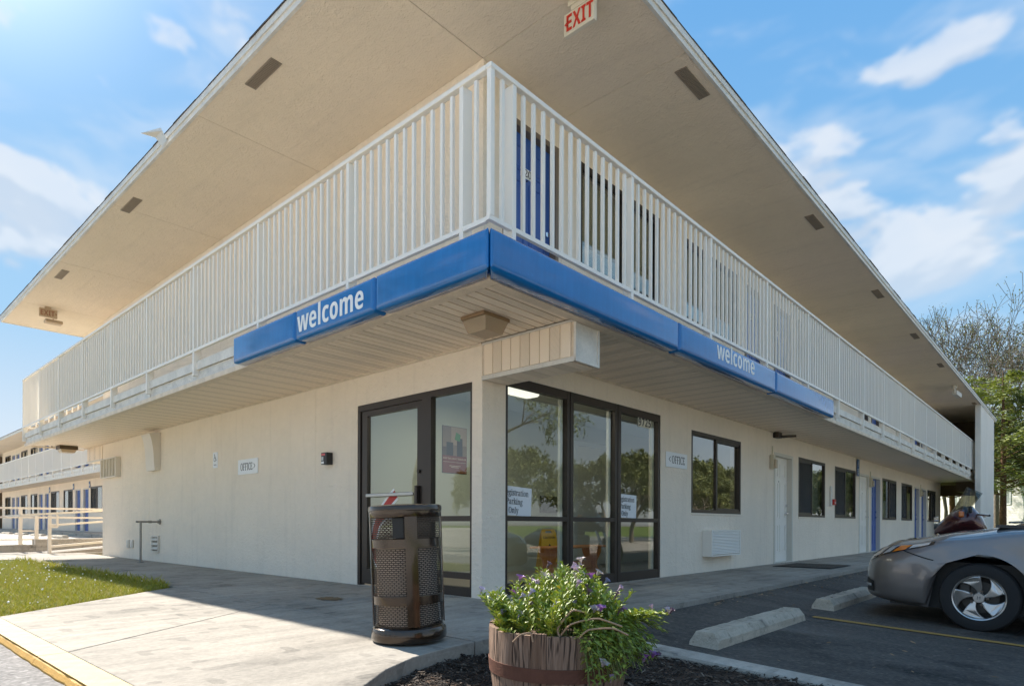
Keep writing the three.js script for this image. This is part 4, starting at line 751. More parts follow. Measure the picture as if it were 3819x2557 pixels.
// door mats
{ for (const [x, z, w, l] of [[6.75, .27, 1.15, .93], [13.55, .3, .9, .6]]) { const a = thing('door_mat', x < 10 ? 'dark brown mat on the walk below the white office door' : 'dark mat on the walk before the second white door', 'mat', [x, 0, z]); mesh('pile', rbx(.03, w - .03, .008, .016, .03, l - .03, .004), M.mat, a); mesh('border', rbx(0, w, .003, .010, 0, l, .004), M.rubber, a); } }

// ================================================================= litter bin
{
  const can = thing('litter_bin', 'dark bronze perforated metal litter bin on the walk in front of the entrance door', 'bin', [-1.80, 0, 1.18]);
  can.rotation.set(-.026, 0, .026);
  const R = .205, ring = (r, y0, y1, t = .012) => { const s = [[r - t, y0], [r, y0], [r, y1], [r - t, y1], [r - t, y0]].map(([x, y]) => new THREE.Vector2(x, y)); return new THREE.LatheGeometry(s, 64); };
  const lathe = (pts) => smooth(new THREE.LatheGeometry(pts.map(([x, y]) => new THREE.Vector2(x, y)), 64), .5);
  mesh('base', lathe([[.0, .012], [.21, .012], [.222, .02], [.226, .04], [.224, .075], [.216, .092], [.205, .100], [.198, .106], [.19, .108]]), M.canMetal, can);
  mesh('lid', lathe([[.19, .742], [.214, .742], [.216, .748], [.216, .776], [.219, .78], [.2195, .800], [.216, .808], [.20, .8135], [.12, .819], [0, .822]]), M.canMetal, can);
  mesh('liner', [lathe([[.0, .11], [.176, .11], [.182, .60], [.178, .60], [.172, .114]])], M.canLiner, can);
  for (const [y0, y1] of [[.235, .283], [.565, .613]]) mesh('band', smooth(ring(R + .006, y0, y1), .3), M.canMetal, can);
  const sector = (r, y0, y1, a0, a1, t) => { const n = Math.max(2, Math.ceil((a1 - a0) / .1)), s = new THREE.Shape(); for (let i = 0; i <= n; i++) { const a = lerp(a0, a1, i / n); i ? s.lineTo(r * Math.cos(a), r * Math.sin(a)) : s.moveTo(r * Math.cos(a), r * Math.sin(a)); } for (let i = n; i >= 0; i--) { const a = lerp(a0, a1, i / n); s.lineTo((r - t) * Math.cos(a), (r - t) * Math.sin(a)); } const g = new THREE.ExtrudeGeometry(s, { depth: y1 - y0, bevelEnabled: false }); g.rotateX(-Math.PI / 2); g.translate(0, y0, 0); return toCreasedNormals(g, .5); };
  // angles: world direction (cos a, -sin a); the camera lies towards a0
  const a0 = Math.atan2(-(4.192 - 1.18), -4.2152 + 1.80), straps = [a0 - (-.14), a0 + .14 + Math.PI / 2, a0 + .14 + Math.PI, a0 + .14 - Math.PI / 2];
  for (const a of straps) mesh('strap', sector(R + .010, .108, .742, a - .165, a + .165, .006), M.canMetal, can);
  // punched sheet: thin hoops joined by staggered bridges, open between
  const punched = (y0, y1, skip) => {
    const pitch = .0112, hgt = .0052, g = [], pos = [], idx = [], N = 96, n = Math.floor((y1 - y0) / pitch);
    const quad = (aa, ab, ya, yb) => { const k = pos.length / 3; for (const [a, y] of [[aa, ya], [ab, ya], [ab, yb], [aa, yb]]) pos.push(R * Math.cos(a), y, -R * Math.sin(a)); idx.push(k, k + 1, k + 2, k, k + 2, k + 3); };
    const open = (a) => skip && Math.abs(((a - skip[0] + 3 * Math.PI) % (2 * Math.PI)) - Math.PI) < skip[1];
    for (let j = 0; j <= n; j++) { const y = y0 + j * pitch; for (let i = 0; i < N; i++) { const a = i / N * 2 * Math.PI; if (!open(a)) quad(a, a + 2 * Math.PI / N, y, y + hgt); } if (j < n) for (let i = 0; i < 48; i++) { const a = (i + (j % 2) * .5) / 48 * 2 * Math.PI; if (!open(a)) quad(a - .014, a + .014, y + hgt, y + pitch); } }
    const q = new THREE.BufferGeometry(); q.setAttribute('position', new THREE.Float32BufferAttribute(pos, 3)); q.setIndex(idx); q.computeVertexNormals(); return q;
  };
  mesh('perforated_sheet', punched(.108, .235), M.canMesh, can); mesh('perforated_sheet', punched(.285, .563), M.canMesh, can); mesh('perforated_sheet', punched(.615, .740, [a0 - .36 + .14, .16]), M.canMesh, can);
  const hole = [sector(R - .004, .62, .735, a0 - .22 - .16, a0 - .22 + .16, .05)]; mesh('deposit_chute', hole, M.dark, can);
}
// ================================================================= half-barrel planter
const BX = -2.143, BZ = 2.577;
{
  const b = thing('barrel_planter', 'weathered oak half barrel planter with rusty hoops in the mulch bed', 'planter', [BX, -.135, BZ]); b.scale.set(.89, 1.075, .89);
  const r = rng(44), N = 20, H = .392, rad = (t) => .268 + .052 * Math.sin(t * 1.75) ;
  let a = 0; const widths = Array.from({ length: N }, () => .7 + .6 * r()), sum = widths.reduce((x, y) => x + y, 0);
  const mats = [M.wood, M.woodDark, M.wood, M.wood2];
  for (let i = 0; i < N; i++) {
    const da = widths[i] / sum * Math.PI * 2, a0 = a + .004, a1 = a + da - .004; a += da; const pos = [], uv = [], idx = [], nh = 8, na = 3, out = (r() - .5) * .004, top = H + (r() - .5) * .012, uo = r() * 7;
    const P = (ang, y, rr) => [rr * Math.cos(ang), y, -rr * Math.sin(ang)];
    for (let s = 0; s < 2; s++) for (let j = 0; j <= nh; j++) for (let k = 0; k <= na; k++) { const t = j / nh, ang = lerp(a0, a1, k / na), rr = rad(t) + out - s * .022; pos.push(...P(ang, t * top, rr)); uv.push(uo + ang * .3, uo * 1.7 + t * top); }
    const S = (nh + 1) * (na + 1), at = (s, j, k) => s * S + j * (na + 1) + k;
    for (let j = 0; j < nh; j++) for (let k = 0; k < na; k++) { idx.push(at(0, j, k), at(0, j, k + 1), at(0, j + 1, k), at(0, j, k + 1), at(0, j + 1, k + 1), at(0, j + 1, k)); idx.push(at(1, j, k), at(1, j + 1, k), at(1, j, k + 1), at(1, j, k + 1), at(1, j + 1, k), at(1, j + 1, k + 1)); }
    for (let k = 0; k < na; k++) idx.push(at(0, nh, k), at(0, nh, k + 1), at(1, nh, k), at(0, nh, k + 1), at(1, nh, k + 1), at(1, nh, k));
    for (let j = 0; j < nh; j++) for (const [k, f] of [[0, 1], [na, 0]]) f ? idx.push(at(0, j, k), at(0, j + 1, k), at(1, j, k), at(0, j + 1, k), at(1, j + 1, k), at(1, j, k)) : idx.push(at(0, j, k), at(1, j, k), at(0, j + 1, k), at(0, j + 1, k), at(1, j, k), at(1, j + 1, k));
    let g = new THREE.BufferGeometry(); g.setAttribute('position', new THREE.Float32BufferAttribute(pos, 3)); g.setAttribute('uv', new THREE.Float32BufferAttribute(uv, 2)); g.setIndex(idx); g = toCreasedNormals(g, .6); g.userData.keep = true;
    mesh('stave', g, mats[Math.floor(r() * 4)], b);
  }
  const hoop = (y0, y1) => { const pts = [[rad(y0 / H) + .001, y0], [rad(y0 / H) + .006, y0], [rad(y1 / H) + .006, y1], [rad(y1 / H) + .001, y1]].map(([x, y]) => new THREE.Vector2(x, y)); const h = mesh('hoop', smooth(new THREE.LatheGeometry(pts, 72), .3), M.hoop, b); };
  hoop(.226, .276); hoop(.03, .075);
  mesh('potting_soil', new THREE.CircleGeometry(.285, 40).rotateX(-Math.PI / 2).translate(0, H - .05, 0), M.soil, b);
}
// ================================================================= petunias
{
  const pl = thing('petunia_plant', 'trailing green petunias with withered purple flowers in the half barrel', 'plant', [BX, .245, BZ]); pl.scale.setScalar(.93);
  const r = rng(101), pos = [], col = [], stemG = [], V = THREE.Vector3, flowers = [], dry = [];
  const right = new V(.6704, 0, .742), fwd = new V(.742, 0, -.6704);
  function leaf(p, dir, nrm, L, W, c) {       // pointed leaf folded along its rib, 4 triangles
    const side = new V().crossVectors(dir, nrm).normalize().multiplyScalar(W / 2), m = p.clone().addScaledVector(dir, L * .45), tip = p.clone().addScaledVector(dir, L).addScaledVector(nrm, -L * .16), a = m.clone().add(side).addScaledVector(nrm, W * .22), b = m.clone().sub(side).addScaledVector(nrm, W * .22);
    for (const t of [[p, m, a], [m, tip, a], [p, b, m], [m, b, tip]]) for (const q of t) { pos.push(q.x, q.y, q.z); col.push(c.r, c.g, c.b); }
  }
  const c = new THREE.Color();
  function sprig(p0, p1, p2, n, size, tone) {
    const cv = new THREE.QuadraticBezierCurve3(p0, p1, p2); stemG.push(new THREE.TubeGeometry(cv, 6, .0022, 4));
    for (let i = 0; i < n; i++) { const t = .18 + .82 * (i + r() * .6) / n, p = cv.getPoint(Math.min(1, t)), d = cv.getTangent(Math.min(1, t)), a = i * 2.4 + r(); const out = new V(Math.cos(a), .25 + .3 * r(), Math.sin(a)).addScaledVector(d, .8).normalize(), nn = new V(-out.x * .3, 1, -out.z * .3).addScaledVector(new V(r() - .5, 0, r() - .5), .7).normalize();
      const L = size * (.7 + .7 * r()) * (1.1 - .35 * t); const k = r(); c.setRGB(lerp(.20, .40, k) * tone[0], lerp(.30, .46, k) * tone[1], lerp(.03, .06, k)); if (r() < .018) c.setRGB(.52, .40, .03); leaf(p, out, nn, L, L * (.38 + .15 * r()), c); }
    return cv;
  }
  // upright mound: camera-right is `right`
  const tones = [[1, 1, 1], [1.25, 1.15, 1], [.75, .85, 1]];
  for (let i = 0; i < 250; i++) {
    const a = r() * 6.283, q = Math.sqrt(r()) * .25, base = new V(Math.cos(a) * q, 0, Math.sin(a) * q), sx = base.dot(right), fz = base.dot(fwd);
    let h = .13 + .13 * r() + .05 * Math.sin(sx * 14 + 1) - .10 * clamp(-fz / .25) * (.6 + .4 * r()); h *= 1 - .25 * clamp((Math.abs(sx) - .18) / .1);
    const out = base.clone().normalize().multiplyScalar(.02 + .08 * r() * (q / .25)); const tip = base.clone().add(out).add(new V((r() - .5) * .08, h, (r() - .5) * .08)), mid = base.clone().lerp(tip, .5).add(new V((r() - .5) * .03, h * .18, (r() - .5) * .03));
    sprig(base, mid, tip, 18, .040, tones[Math.floor(r() * 3)]); if (r() < .20) flowers.push([tip.clone().add(new V(0, .012, 0)), r()]);
  }
  // trails over the front right of the rim and out to the right
  for (let i = 0; i < 100; i++) {
    const t = r(), dir = new V().addScaledVector(right, lerp(.22, 1.0, t)).addScaledVector(fwd, lerp(-.97, -.25, t)).normalize(), q = .20 + .06 * r(), base = dir.clone().multiplyScalar(q).addScaledVector(right, (r() - .5) * .14); base.y = .0;
    const drop = .02 + .15 * r() * (1 - .55 * t), reach = .32 + .07 * r() + .06 * t * r(), tip = dir.clone().multiplyScalar(reach); tip.y = -drop; const mid = dir.clone().multiplyScalar(.29 + .03 * r()); mid.y = .07 + .09 * r();
    sprig(base, mid, tip, 18, .034, tones[Math.floor(r() * 2)]); if (r() < .07) flowers.push([tip.clone(), r()]);
  }
  for (let i = 0; i < 26; i++) { const base = right.clone().multiplyScalar(.22).addScaledVector(fwd, (r() - .6) * .16), tip = right.clone().multiplyScalar(.34 + .14 * r()).addScaledVector(fwd, -.05 + (r() - .6) * .14); tip.y = .02 + .09 * r(); const mid = base.clone().lerp(tip, .5); mid.y = .13; sprig(base, mid, tip, 17, .036, tones[1]); if (r() < .2) flowers.push([tip.clone(), r()]); }
  const g = new THREE.BufferGeometry(); g.setAttribute('position', new THREE.Float32BufferAttribute(pos, 3)); g.setAttribute('color', new THREE.Float32BufferAttribute(col, 3)); g.computeVertexNormals(); g.userData.keep = true;
  const f = mesh('foliage', g, phy({ color: lin(1, 1, 1), vertexColors: true, roughness: .55, transmission: .42, thickness: 0, side: THREE.DoubleSide }), pl); f.userData.kind = 'stuff';
  const st = mesh('stems', stemG, std({ color: lin(.16, .20, .06), roughness: .8 }), pl); st.userData.kind = 'stuff';
  // dried runners across the front
  for (const [pts] of [[[[-.02, .0, .02], [.03, .07, -.02], [.14, .09, .01], [.24, .06, .0]]], [[[.0, -.01, .0], [-.02, .05, .0], [.04, .12, .02], [.10, .11, .03]]], [[[-.2, .0, -.02], [-.17, .03, -.03], [-.13, .035, -.02], [-.12, .0, -.02]]], [[[.05, .0, -.02], [.10, .05, -.03], [.20, .055, -.02], [.26, .03, -.03]]]]) {
    mesh('dry_runner', tube(pts.map(([x, y, z]) => { const p = right.clone().multiplyScalar(x).addScaledVector(fwd, -.27 + z); return [p.x, y + .02, p.z]; }), .0042, 5), std({ color: lin(.42, .27, .17), roughness: .9 }), pl); }
  // flowers: flared trumpets, many of them wilted
  const fresh = (() => { const p = []; const n = 10; const ringP = (i, rr, y) => [rr * Math.cos(i / n * 6.283), y, rr * Math.sin(i / n * 6.283)]; for (let i = 0; i < n; i++) { const w = (k) => .024 * (1 + .18 * Math.cos(k * Math.PI)); p.push(...ringP(i, .004, 0), ...ringP(i + 1, .004, 0), ...ringP(i, .010, .016), ...ringP(i + 1, .004, 0), ...ringP(i + 1, .010, .016), ...ringP(i, .010, .016), ...ringP(i, .010, .016), ...ringP(i + 1, .010, .016), ...ringP(i, w(i), .024), ...ringP(i + 1, .010, .016), ...ringP(i + 1, w(i + 1), .024), ...ringP(i, w(i), .024)); } const q = new THREE.BufferGeometry(); q.setAttribute('position', new THREE.Float32BufferAttribute(p, 3)); q.computeVertexNormals(); q.setAttribute('uv', new THREE.Float32BufferAttribute(new Float32Array(p.length / 3 * 2), 2)); q.userData.keep = true; return q; })();
  const pet = (cc) => phy({ color: lin(...cc), roughness: .6, transmission: .35, thickness: 0, side: THREE.DoubleSide });
  const cols = [pet([.33, .12, .42]), pet([.50, .38, .52]), pet([.46, .34, .46]), pet([.50, .42, .42]), pet([.17, .11, .15]), pet([.40, .38, .55])];
  flowers.forEach(([p, k], i) => { const m = mesh('flower', fresh, cols[i % cols.length], pl); m.position.copy(p); const wilt = i % 3 !== 0; m.scale.set(wilt ? .45 : .9, wilt ? 1.5 : 1, wilt ? .6 : .9); m.rotation.set((wilt ? 2.2 : .9) * (k - .2), k * 40, (wilt ? 1.6 : .7) * (k - .5)); });
}
// ================================================================= concrete wheel stops
function wheelStop(seed) {
  const r = rng(seed), L = 1.82, sec = [[-.105, 0], [-.105, .055], [-.068, .112], [.060, .112], [.102, .062], [.105, 0]], nx = 40, pos = [], idx = [];
  for (let i = 0; i <= nx; i++) { const x = L * i / nx, e = Math.min(i, nx - i), inset = e === 0 ? .016 : 0; sec.forEach(([z, y], k) => { const n = (fbm(x * .5 + seed, k * .13 + .3, 64, 64, 4, seed) - .5) * .016; pos.push(x + (e === 0 ? (i ? -1 : 1) * y * .35 : 0), Math.max(0, y + (y > 0 ? n - inset * .6 : 0)), z * (1 - inset) + n * .5); }); }
  const n = sec.length; for (let i = 0; i < nx; i++) for (let k = 0; k < n - 1; k++) { const a = i * n + k, b = a + 1, c = a + n, d = c + 1; idx.push(a, c, b, b, c, d); }
  for (const i of [0, nx]) for (let k = 1; k < n - 1; k++) { const a = i * n; i ? idx.push(a, a + k + 1, a + k) : idx.push(a, a + k, a + k + 1); }
  const g = new THREE.BufferGeometry(); g.setAttribute('position', new THREE.Float32BufferAttribute(pos, 3)); g.setIndex(idx); return flip(toCreasedNormals(g, .45));
}
{
  const mk = (label, x, y, z, ry, seed, grpName) => { const a = thing('wheel_stop', label, 'wheel stop', [x, y, z], ry, grpName); mesh('block', wheelStop(seed), M.stop, a); if (seed < 20) { for (const px of [.32, 1.5]) mesh('anchor_pin', cyl(.014, .014, .004, 10, px, .110, 0), M.hoop, a); } return a; };
  mk('pale concrete wheel stop in the empty bay beside the planting bed', -.165, lotY(2.28) - .012, 2.28, 0, 11);
  mk('pale concrete wheel stop under the nose of the grey car', 2.46, lotY(2.29) - .012, 2.29, 0, 12);
  [[-24.9], [-28.1], [-31.2], [-34.2], [-37.2]].forEach(([z], i) => mk('sunlit concrete wheel stop before the rear wing behind the ramp rails', 1.9, .135 + .002 * i, z, -Math.PI / 2, 30 + i, 'wheel stops before the rear wing'));
}

// ================================================================= grey sedan
{
  const car = thing('parked_car', 'grey metallic sedan parked nose-in at the wheel stop', 'car', [3.235, lotY(3.52) - .012, 3.53]);
  car.rotation.set(.036, 0, 0); car.scale.setScalar(.965);
  const ZR = 3.60, WB = 2.67, WC = .305, RA = .380;
  const tab = (t, z) => { if (z <= t[0][0]) return t[0][1]; for (let i = 1; i < t.length; i++) if (z <= t[i][0]) { const u = (z - t[i - 1][0]) / (t[i][0] - t[i - 1][0]); return lerp(t[i - 1][1], t[i][1], u * u * (3 - 2 * u) * .5 + u * .5); } return t[t.length - 1][1]; };
  // rows from the sill up over the bonnet: [front z, rear z, half width, height table]
  const rows = [
    [-.77, 3.46, .790, [[-1, .165], [0, .17], [3, .19]]],
    [-.955, 3.55, .850, [[-1, .215], [0, .215], [3, .23]]],
    [-.985, 3.60, .870, [[-1, .315], [0, .33], [3, .36]]],
    [-.985, 3.60, .876, [[-1, .46], [0, .48], [1.5, .52], [3, .56]]],
    [-.955, 3.57, .872, [[-1, .575], [-.3, .61], [0, .64], [1.5, .70], [3.4, .76]]],
    [-.895, 3.53, .855, [[-1, .645], [-.6, .70], [-.2, .765], [.3, .825], [1.5, .865], [3.5, .90]]],
    [-.840, 3.50, .800, [[-1, .672], [-.6, .735], [-.2, .815], [.3, .895], [.8, .925], [2.6, .955], [3.5, .965]]],
    [-.805, 3.46, .560, [[-1, .695], [-.6, .775], [-.2, .862], [.2, .930], [.8, .945], [2.6, .97], [3.5, .985]]],
    [-.795, 3.44, .004, [[-1, .708], [-.6, .795], [-.2, .884], [.2, .950], [.8, .955], [2.6, .98], [3.5, .995]]]];
  const NC = 26, SIDE = 150;
  function row(k, i) {                         // point i of row k (0 = front centre .. side .. rear centre)
    const [zf, zr, w, ht] = rows[k], n = k < 5 ? 3.9 : 3.3, zc = -.02, zq = 3.0; let x, z;
    if (i <= NC) { const a = i / NC * Math.PI / 2; z = zc - (zc - zf) * Math.pow(Math.cos(a), 2 / n); x = w * Math.pow(Math.sin(a), 2 / n); }
    else if (i <= NC + SIDE) { z = lerp(zc, zq, (i - NC) / SIDE); x = w * (1 + .010 * Math.sin((z + .1) * 1.0)); }
    else { const a = (i - NC - SIDE) / NC * Math.PI / 2; z = zq + (zr - zq) * Math.pow(Math.sin(a), 2 / n); x = w * Math.pow(Math.cos(a), 2 / n); }
    return [x, tab(ht, z), z];
  }
  const TOTAL = NC * 2 + SIDE;
  const cr = (a, b, c, d, t) => .5 * (2 * b + (c - a) * t + (2 * a - 5 * b + 4 * c - d) * t * t + (3 * b - a - 3 * c + d) * t * t * t);
  function P(i, v) {                           // smooth surface point
    const k = Math.min(rows.length - 2, Math.floor(v)), t = v - k, g = (q) => row(clamp(q, 0, rows.length - 1), i), A1 = g(k - 1), B1 = g(k), C1 = g(k + 1), D1 = g(k + 2); const p = [0, 1, 2].map((c) => cr(A1[c], B1[c], C1[c], D1[c], t)); p[0] = Math.max(.0005, p[0]); return p;
  }
  function Pf(f, v) { const i = Math.floor(f), t = f - i, a = P(i, v), b = P(Math.min(TOTAL, i + 1), v); return [0, 1, 2].map((c) => lerp(a[c], b[c], t)); }
  const arch = (z) => { for (const zc of [0, WB]) { const d = Math.abs(z - zc); if (d < RA) return WC + Math.sqrt(RA * RA - d * d); } return -1; };
  const flare = (z, y) => { let f = 0; for (const zc of [0, WB]) { const d = Math.hypot(z - zc, y - WC); f += .016 * Math.exp(-Math.pow((d - RA) / .055, 2)); } return f; };
  function shell(sgn) {
    const V = 44, pos = [], idx = [], n = TOTAL + 1;
    for (let j = 0; j <= V; j++) { const v = j / V * 8; for (let i = 0; i <= TOTAL; i++) { let [x, y, z] = P(i, v); const a = arch(z); if (a > 0 && y < a && x > .6) y = a; if (x > .6) x += flare(z, y); pos.push(sgn * x, y, z); } }
    for (let j = 0; j < V; j++) for (let i = 0; i < TOTAL; i++) { const a = j * n + i, b = a + 1, c = a + n, d = c + 1; sgn > 0 ? idx.push(a, c, b, b, c, d) : idx.push(a, b, c, b, d, c); }
    const g = new THREE.BufferGeometry(); g.setAttribute('position', new THREE.Float32BufferAttribute(pos, 3)); g.setIndex(idx); g.computeVertexNormals(); return g;
  }
  mesh('body', [shell(1), shell(-1)], M.carPaint, car);
  // patch that lies on the skin, given as a function (u, t in 0..1) -> [i, v]
  function patch(f, nu, nt, off, sgn) { const pos = [], idx = []; for (let a = 0; a <= nu; a++) for (let b = 0; b <= nt; b++) { const [i, v] = f(a / nu, b / nt), p = Pf(i, v), q = Pf(i + .4, v), r2 = Pf(i, Math.min(7.99, v + .05)); const n = new THREE.Vector3(q[0] - p[0], q[1] - p[1], q[2] - p[2]).cross(new THREE.Vector3(r2[0] - p[0], r2[1] - p[1], r2[2] - p[2])).normalize(); if (n.dot(new THREE.Vector3(p[0], 0, p[2] - .6)) < 0 && n.y < .5) n.negate(); if (n.y < -.4) n.negate(); pos.push(sgn * (p[0] + n.x * off), p[1] + n.y * off, p[2] + n.z * off); } for (let a = 0; a < nu; a++) for (let b = 0; b < nt; b++) { const k = a * (nt + 1) + b; idx.push(k, k + 1, k + nt + 1, k + 1, k + nt + 2, k + nt + 1); } const g = new THREE.BufferGeometry(); g.setAttribute('position', new THREE.Float32BufferAttribute(pos, 3)); g.setIndex(idx); g.computeVertexNormals(); return sgn < 0 ? g : g; }
  const DS = (m) => { m.side = THREE.DoubleSide; return m; };
  const lampDark = DS(phy({ color: lin(.018, .018, .02), roughness: .1, metalness: .1, clearcoat: 1 })), lampClear = DS(phy({ color: lin(.82, .82, .82), roughness: .22, metalness: .55, clearcoat: 1 })), amber = DS(phy({ color: lin(.85, .22, .01), roughness: .2, clearcoat: 1 })), grille = DS(std({ color: lin(.018, .018, .018), roughness: .5 })), seam = DS(std({ color: lin(.012, .012, .012), roughness: .8 })), trimD = DS(std({ color: lin(.05, .048, .047), roughness: .45 }));
  for (const s of [-1, 1]) {
    const lo = (i) => lerp(3.75, 5.12, Math.pow(clamp((i - 6.8) / 15.7), .95)), hi = (i) => lerp(5.70, 5.74, (i - 6.8) / 15.7), lens = (i0, i1, a, b, off, m, nm, par, skew = 0) => mesh(nm, patch((u, t) => { const i = lerp(i0, i1, u) + skew * t; return [i, lerp(lerp(lo(i), hi(i), a), lerp(lo(i), hi(i), b), t)]; }, 8, 5, off, s), m, par);
    const hl = lens(6.8, 22.5, 0, 1, .004, lampDark, 'headlight', car);
    lens(8.0, 11.6, .12, .86, .006, lampClear, 'reflector', hl, .5); lens(12.4, 14.6, .12, .88, .006, lampClear, 'reflector', hl, .6); lens(15.3, 18.0, .08, .88, .006, amber, 'turn_lens', hl, .6); lens(18.6, 21.8, .15, .85, .006, lampClear, 'side_lens', hl, .2);
    mesh('fog_recess', patch((u, t) => [lerp(7.6, 12.4, u), lerp(1.55, lerp(2.55, 2.35, u), t)], 8, 5, .004, s), grille, car);
    mesh('fog_bar', patch((u, t) => [lerp(7.9, 11.6, u), lerp(1.98, 2.18, t)], 6, 2, .016, s), lampClear, car);
    mesh('chin_trim', patch((u, t) => [lerp(0, 21, u), lerp(.02, .75, t)], 20, 3, .008, s), trimD, car);
    mesh('fender_seam', patch((u, t) => [lerp(17.8, 24.4, u) + .25 * t, lerp(4.72, 3.9, u) + .035 * t], 14, 1, .0025, s), seam, car);
    mesh('bonnet_seam', patch((u, t) => [lerp(6, 42, u), lerp(6.02, 6.05, t)], 40, 1, .003, s), seam, car);
    mesh('grille_bar', patch((u, t) => [lerp(0, 8, u), lerp(4.5, 5.45, t)], 10, 4, .004, s), grille, car);
    const door = mesh('front_door', patch((u, t) => [lerp(52, 99, u), lerp(1.2, 5.98, t)], 24, 12, .0015, s), M.carPaint, car);
    mesh('door_seam', patch((u, t) => [52 + lerp(-.25, .25, t), lerp(1.0, 5.9, u)], 30, 1, .003, s), seam, door);
    mesh('door_handle', rbx(s * .90 - .015, s * .90 + .015, .80, .825, 1.42, 1.62, .008), M.carPaint, door);
  }
  // glasshouse
  const gl = (k, i, n) => { const R = [[.16, 3.02, .775, .935], [.62, 2.78, .70, 1.17], [1.08, 2.45, .585, 1.385], [1.22, 2.32, .50, 1.425], [1.30, 2.25, .004, 1.445]][k], a = i / n; const q = 4.2, zc = (R[0] + R[1]) / 2, L = (R[1] - R[0]) / 2, th = a * Math.PI; const c = Math.cos(th), s2 = Math.sin(th); return [R[2] * Math.pow(Math.abs(s2), 2 / q), R[3] + (k === 0 ? .03 * sstep(.05, .5, a) - .0 : 0), zc - L * Math.sign(c) * Math.pow(Math.abs(c), 2 / q)]; };
  const gs = (k0, k1, off = 0) => { const out = []; for (const s of [-1, 1]) { const n = 64, pos = [], idx = []; for (let k = k0; k <= k1; k++) for (let i = 0; i <= n; i++) { const p = gl(k, i, n); pos.push(s * p[0], p[1] + off, p[2]); } for (let k = 0; k < k1 - k0; k++) for (let i = 0; i < n; i++) { const a = k * (n + 1) + i, b = a + 1, c = a + n + 1, d = c + 1; s > 0 ? idx.push(a, c, b, b, c, d) : idx.push(a, b, c, b, d, c); } const g = new THREE.BufferGeometry(); g.setAttribute('position', new THREE.Float32BufferAttribute(pos, 3)); g.setIndex(idx); g.computeVertexNormals(); out.push(g); } return out; };
  mesh('window_glass', gs(0, 2), DS(phy({ color: lin(.02, .022, .024), roughness: .04, metalness: .1, clearcoat: 1 })), car);
  mesh('roof', gs(2, 4, .004), M.carPaint, car);
  for (const s of [-1, 1]) { const pil = (z0, z1, x0, x1, w) => boxBar([s * x0, .94, z0], [s * x1, 1.40, z1], w, .05); mesh('pillar', pil(.33, 1.18, .765, .59, .07), M.carPaint, car); mesh('pillar', pil(1.55, 1.66, .785, .60, .06), trimD, car); mesh('pillar', pil(2.78, 2.36, .765, .59, .14), M.carPaint, car);
    const mr = mesh('wing_mirror', (() => { const g = new RoundedBoxGeometry(.20, .13, .11, 4, .045); g.translate(s * .98, 1.00, .60); return g; })(), M.carPaint, car); mesh('mirror_stalk', boxBar([s * .82, .95, .58], [s * .93, .98, .60], .06, .03), trimD, mr); }
  mesh('cowl', bx(-.66, .66, .925, .952, .08, .30), trimD, car);
  for (const [x, e] of [[-.45, .62], [.05, .60]]) mesh('wiper', [bar([x, .975, .16], [x + e, .985, .22], .009)], trimD, car);
  mesh('underbody', bx(-.74, .74, .17, .60, -.70, 3.35), M.black, car);
  for (const z of [0, WB]) for (const s of [-1, 1]) mesh('wheel_well', (() => { const g = new THREE.CylinderGeometry(RA + .012, RA + .012, .26, 40, 1, true, -Math.PI / 2 - .35, Math.PI + .7); g.rotateZ(Math.PI / 2); g.rotateX(0); g.translate(s * .735, WC, z); return g; })(), DS(std({ color: lin(.012, .012, .012), roughness: .9 })), car);
  // wheels
  const tyreG = smooth(new THREE.LatheGeometry([[.190, -.085], [.200, -.100], [.245, -.108], [.285, -.098], [.300, -.075], [.304, -.03], [.304, .03], [.300, .075], [.285, .098], [.245, .108], [.200, .100], [.190, .085]].map(([x, y]) => new THREE.Vector2(x, y)), 72), .5).rotateZ(Math.PI / 2);
  const rimG = () => { const L = []; L.push(smooth(new THREE.LatheGeometry([[.196, .06], [.203, .098], [.2135, .103], [.2135, .094], [.207, .09], [.200, -.06]].map(([x, y]) => new THREE.Vector2(x, y)), 72), .5).rotateZ(-Math.PI / 2)); return L; };
  function blade5(k) {
    const a0 = k * Math.PI * 2 / 5 + .35, s = new THREE.Shape(), lead = (r2) => a0 - .30 + .10 * sstep(.05, .2, r2) * 2.2, trail = (r2) => a0 + .28 + .62 * Math.pow(Math.max(0, r2 - .05) / .155, 1.35); const n = 12, pts = [];
    for (let i = 0; i <= n; i++) { const r2 = lerp(.045, .201, i / n); pts.push([r2 * Math.cos(lead(r2)), r2 * Math.sin(lead(r2))]); } for (let i = 1; i <= 8; i++) { const a = lerp(lead(.201), trail(.201), i / 8); pts.push([.201 * Math.cos(a), .201 * Math.sin(a)]); } for (let i = n - 1; i >= 0; i--) { const r2 = lerp(.045, .201, i / n); pts.push([r2 * Math.cos(trail(r2)), r2 * Math.sin(trail(r2))]); }
    pts.forEach(([x, y], i) => i ? s.lineTo(x, y) : s.moveTo(x, y)); const g = new THREE.ExtrudeGeometry(s, { depth: .012, bevelEnabled: true, bevelThickness: .010, bevelSize: .008, bevelOffset: -.008, bevelSegments: 3 }); const p = g.attributes.position; for (let i = 0; i < p.count; i++) { const x = p.getX(i), y = p.getY(i), r2 = Math.hypot(x, y), a = Math.atan2(Math.sin(Math.atan2(y, x) - a0), Math.cos(Math.atan2(y, x) - a0)); p.setZ(i, p.getZ(i) + .028 * sstep(.03, .2, r2) - .040 * sstep(.15, .9, a) * sstep(.06, .2, r2)); } g.computeVertexNormals(); g.rotateY(Math.PI / 2); return g;
  }
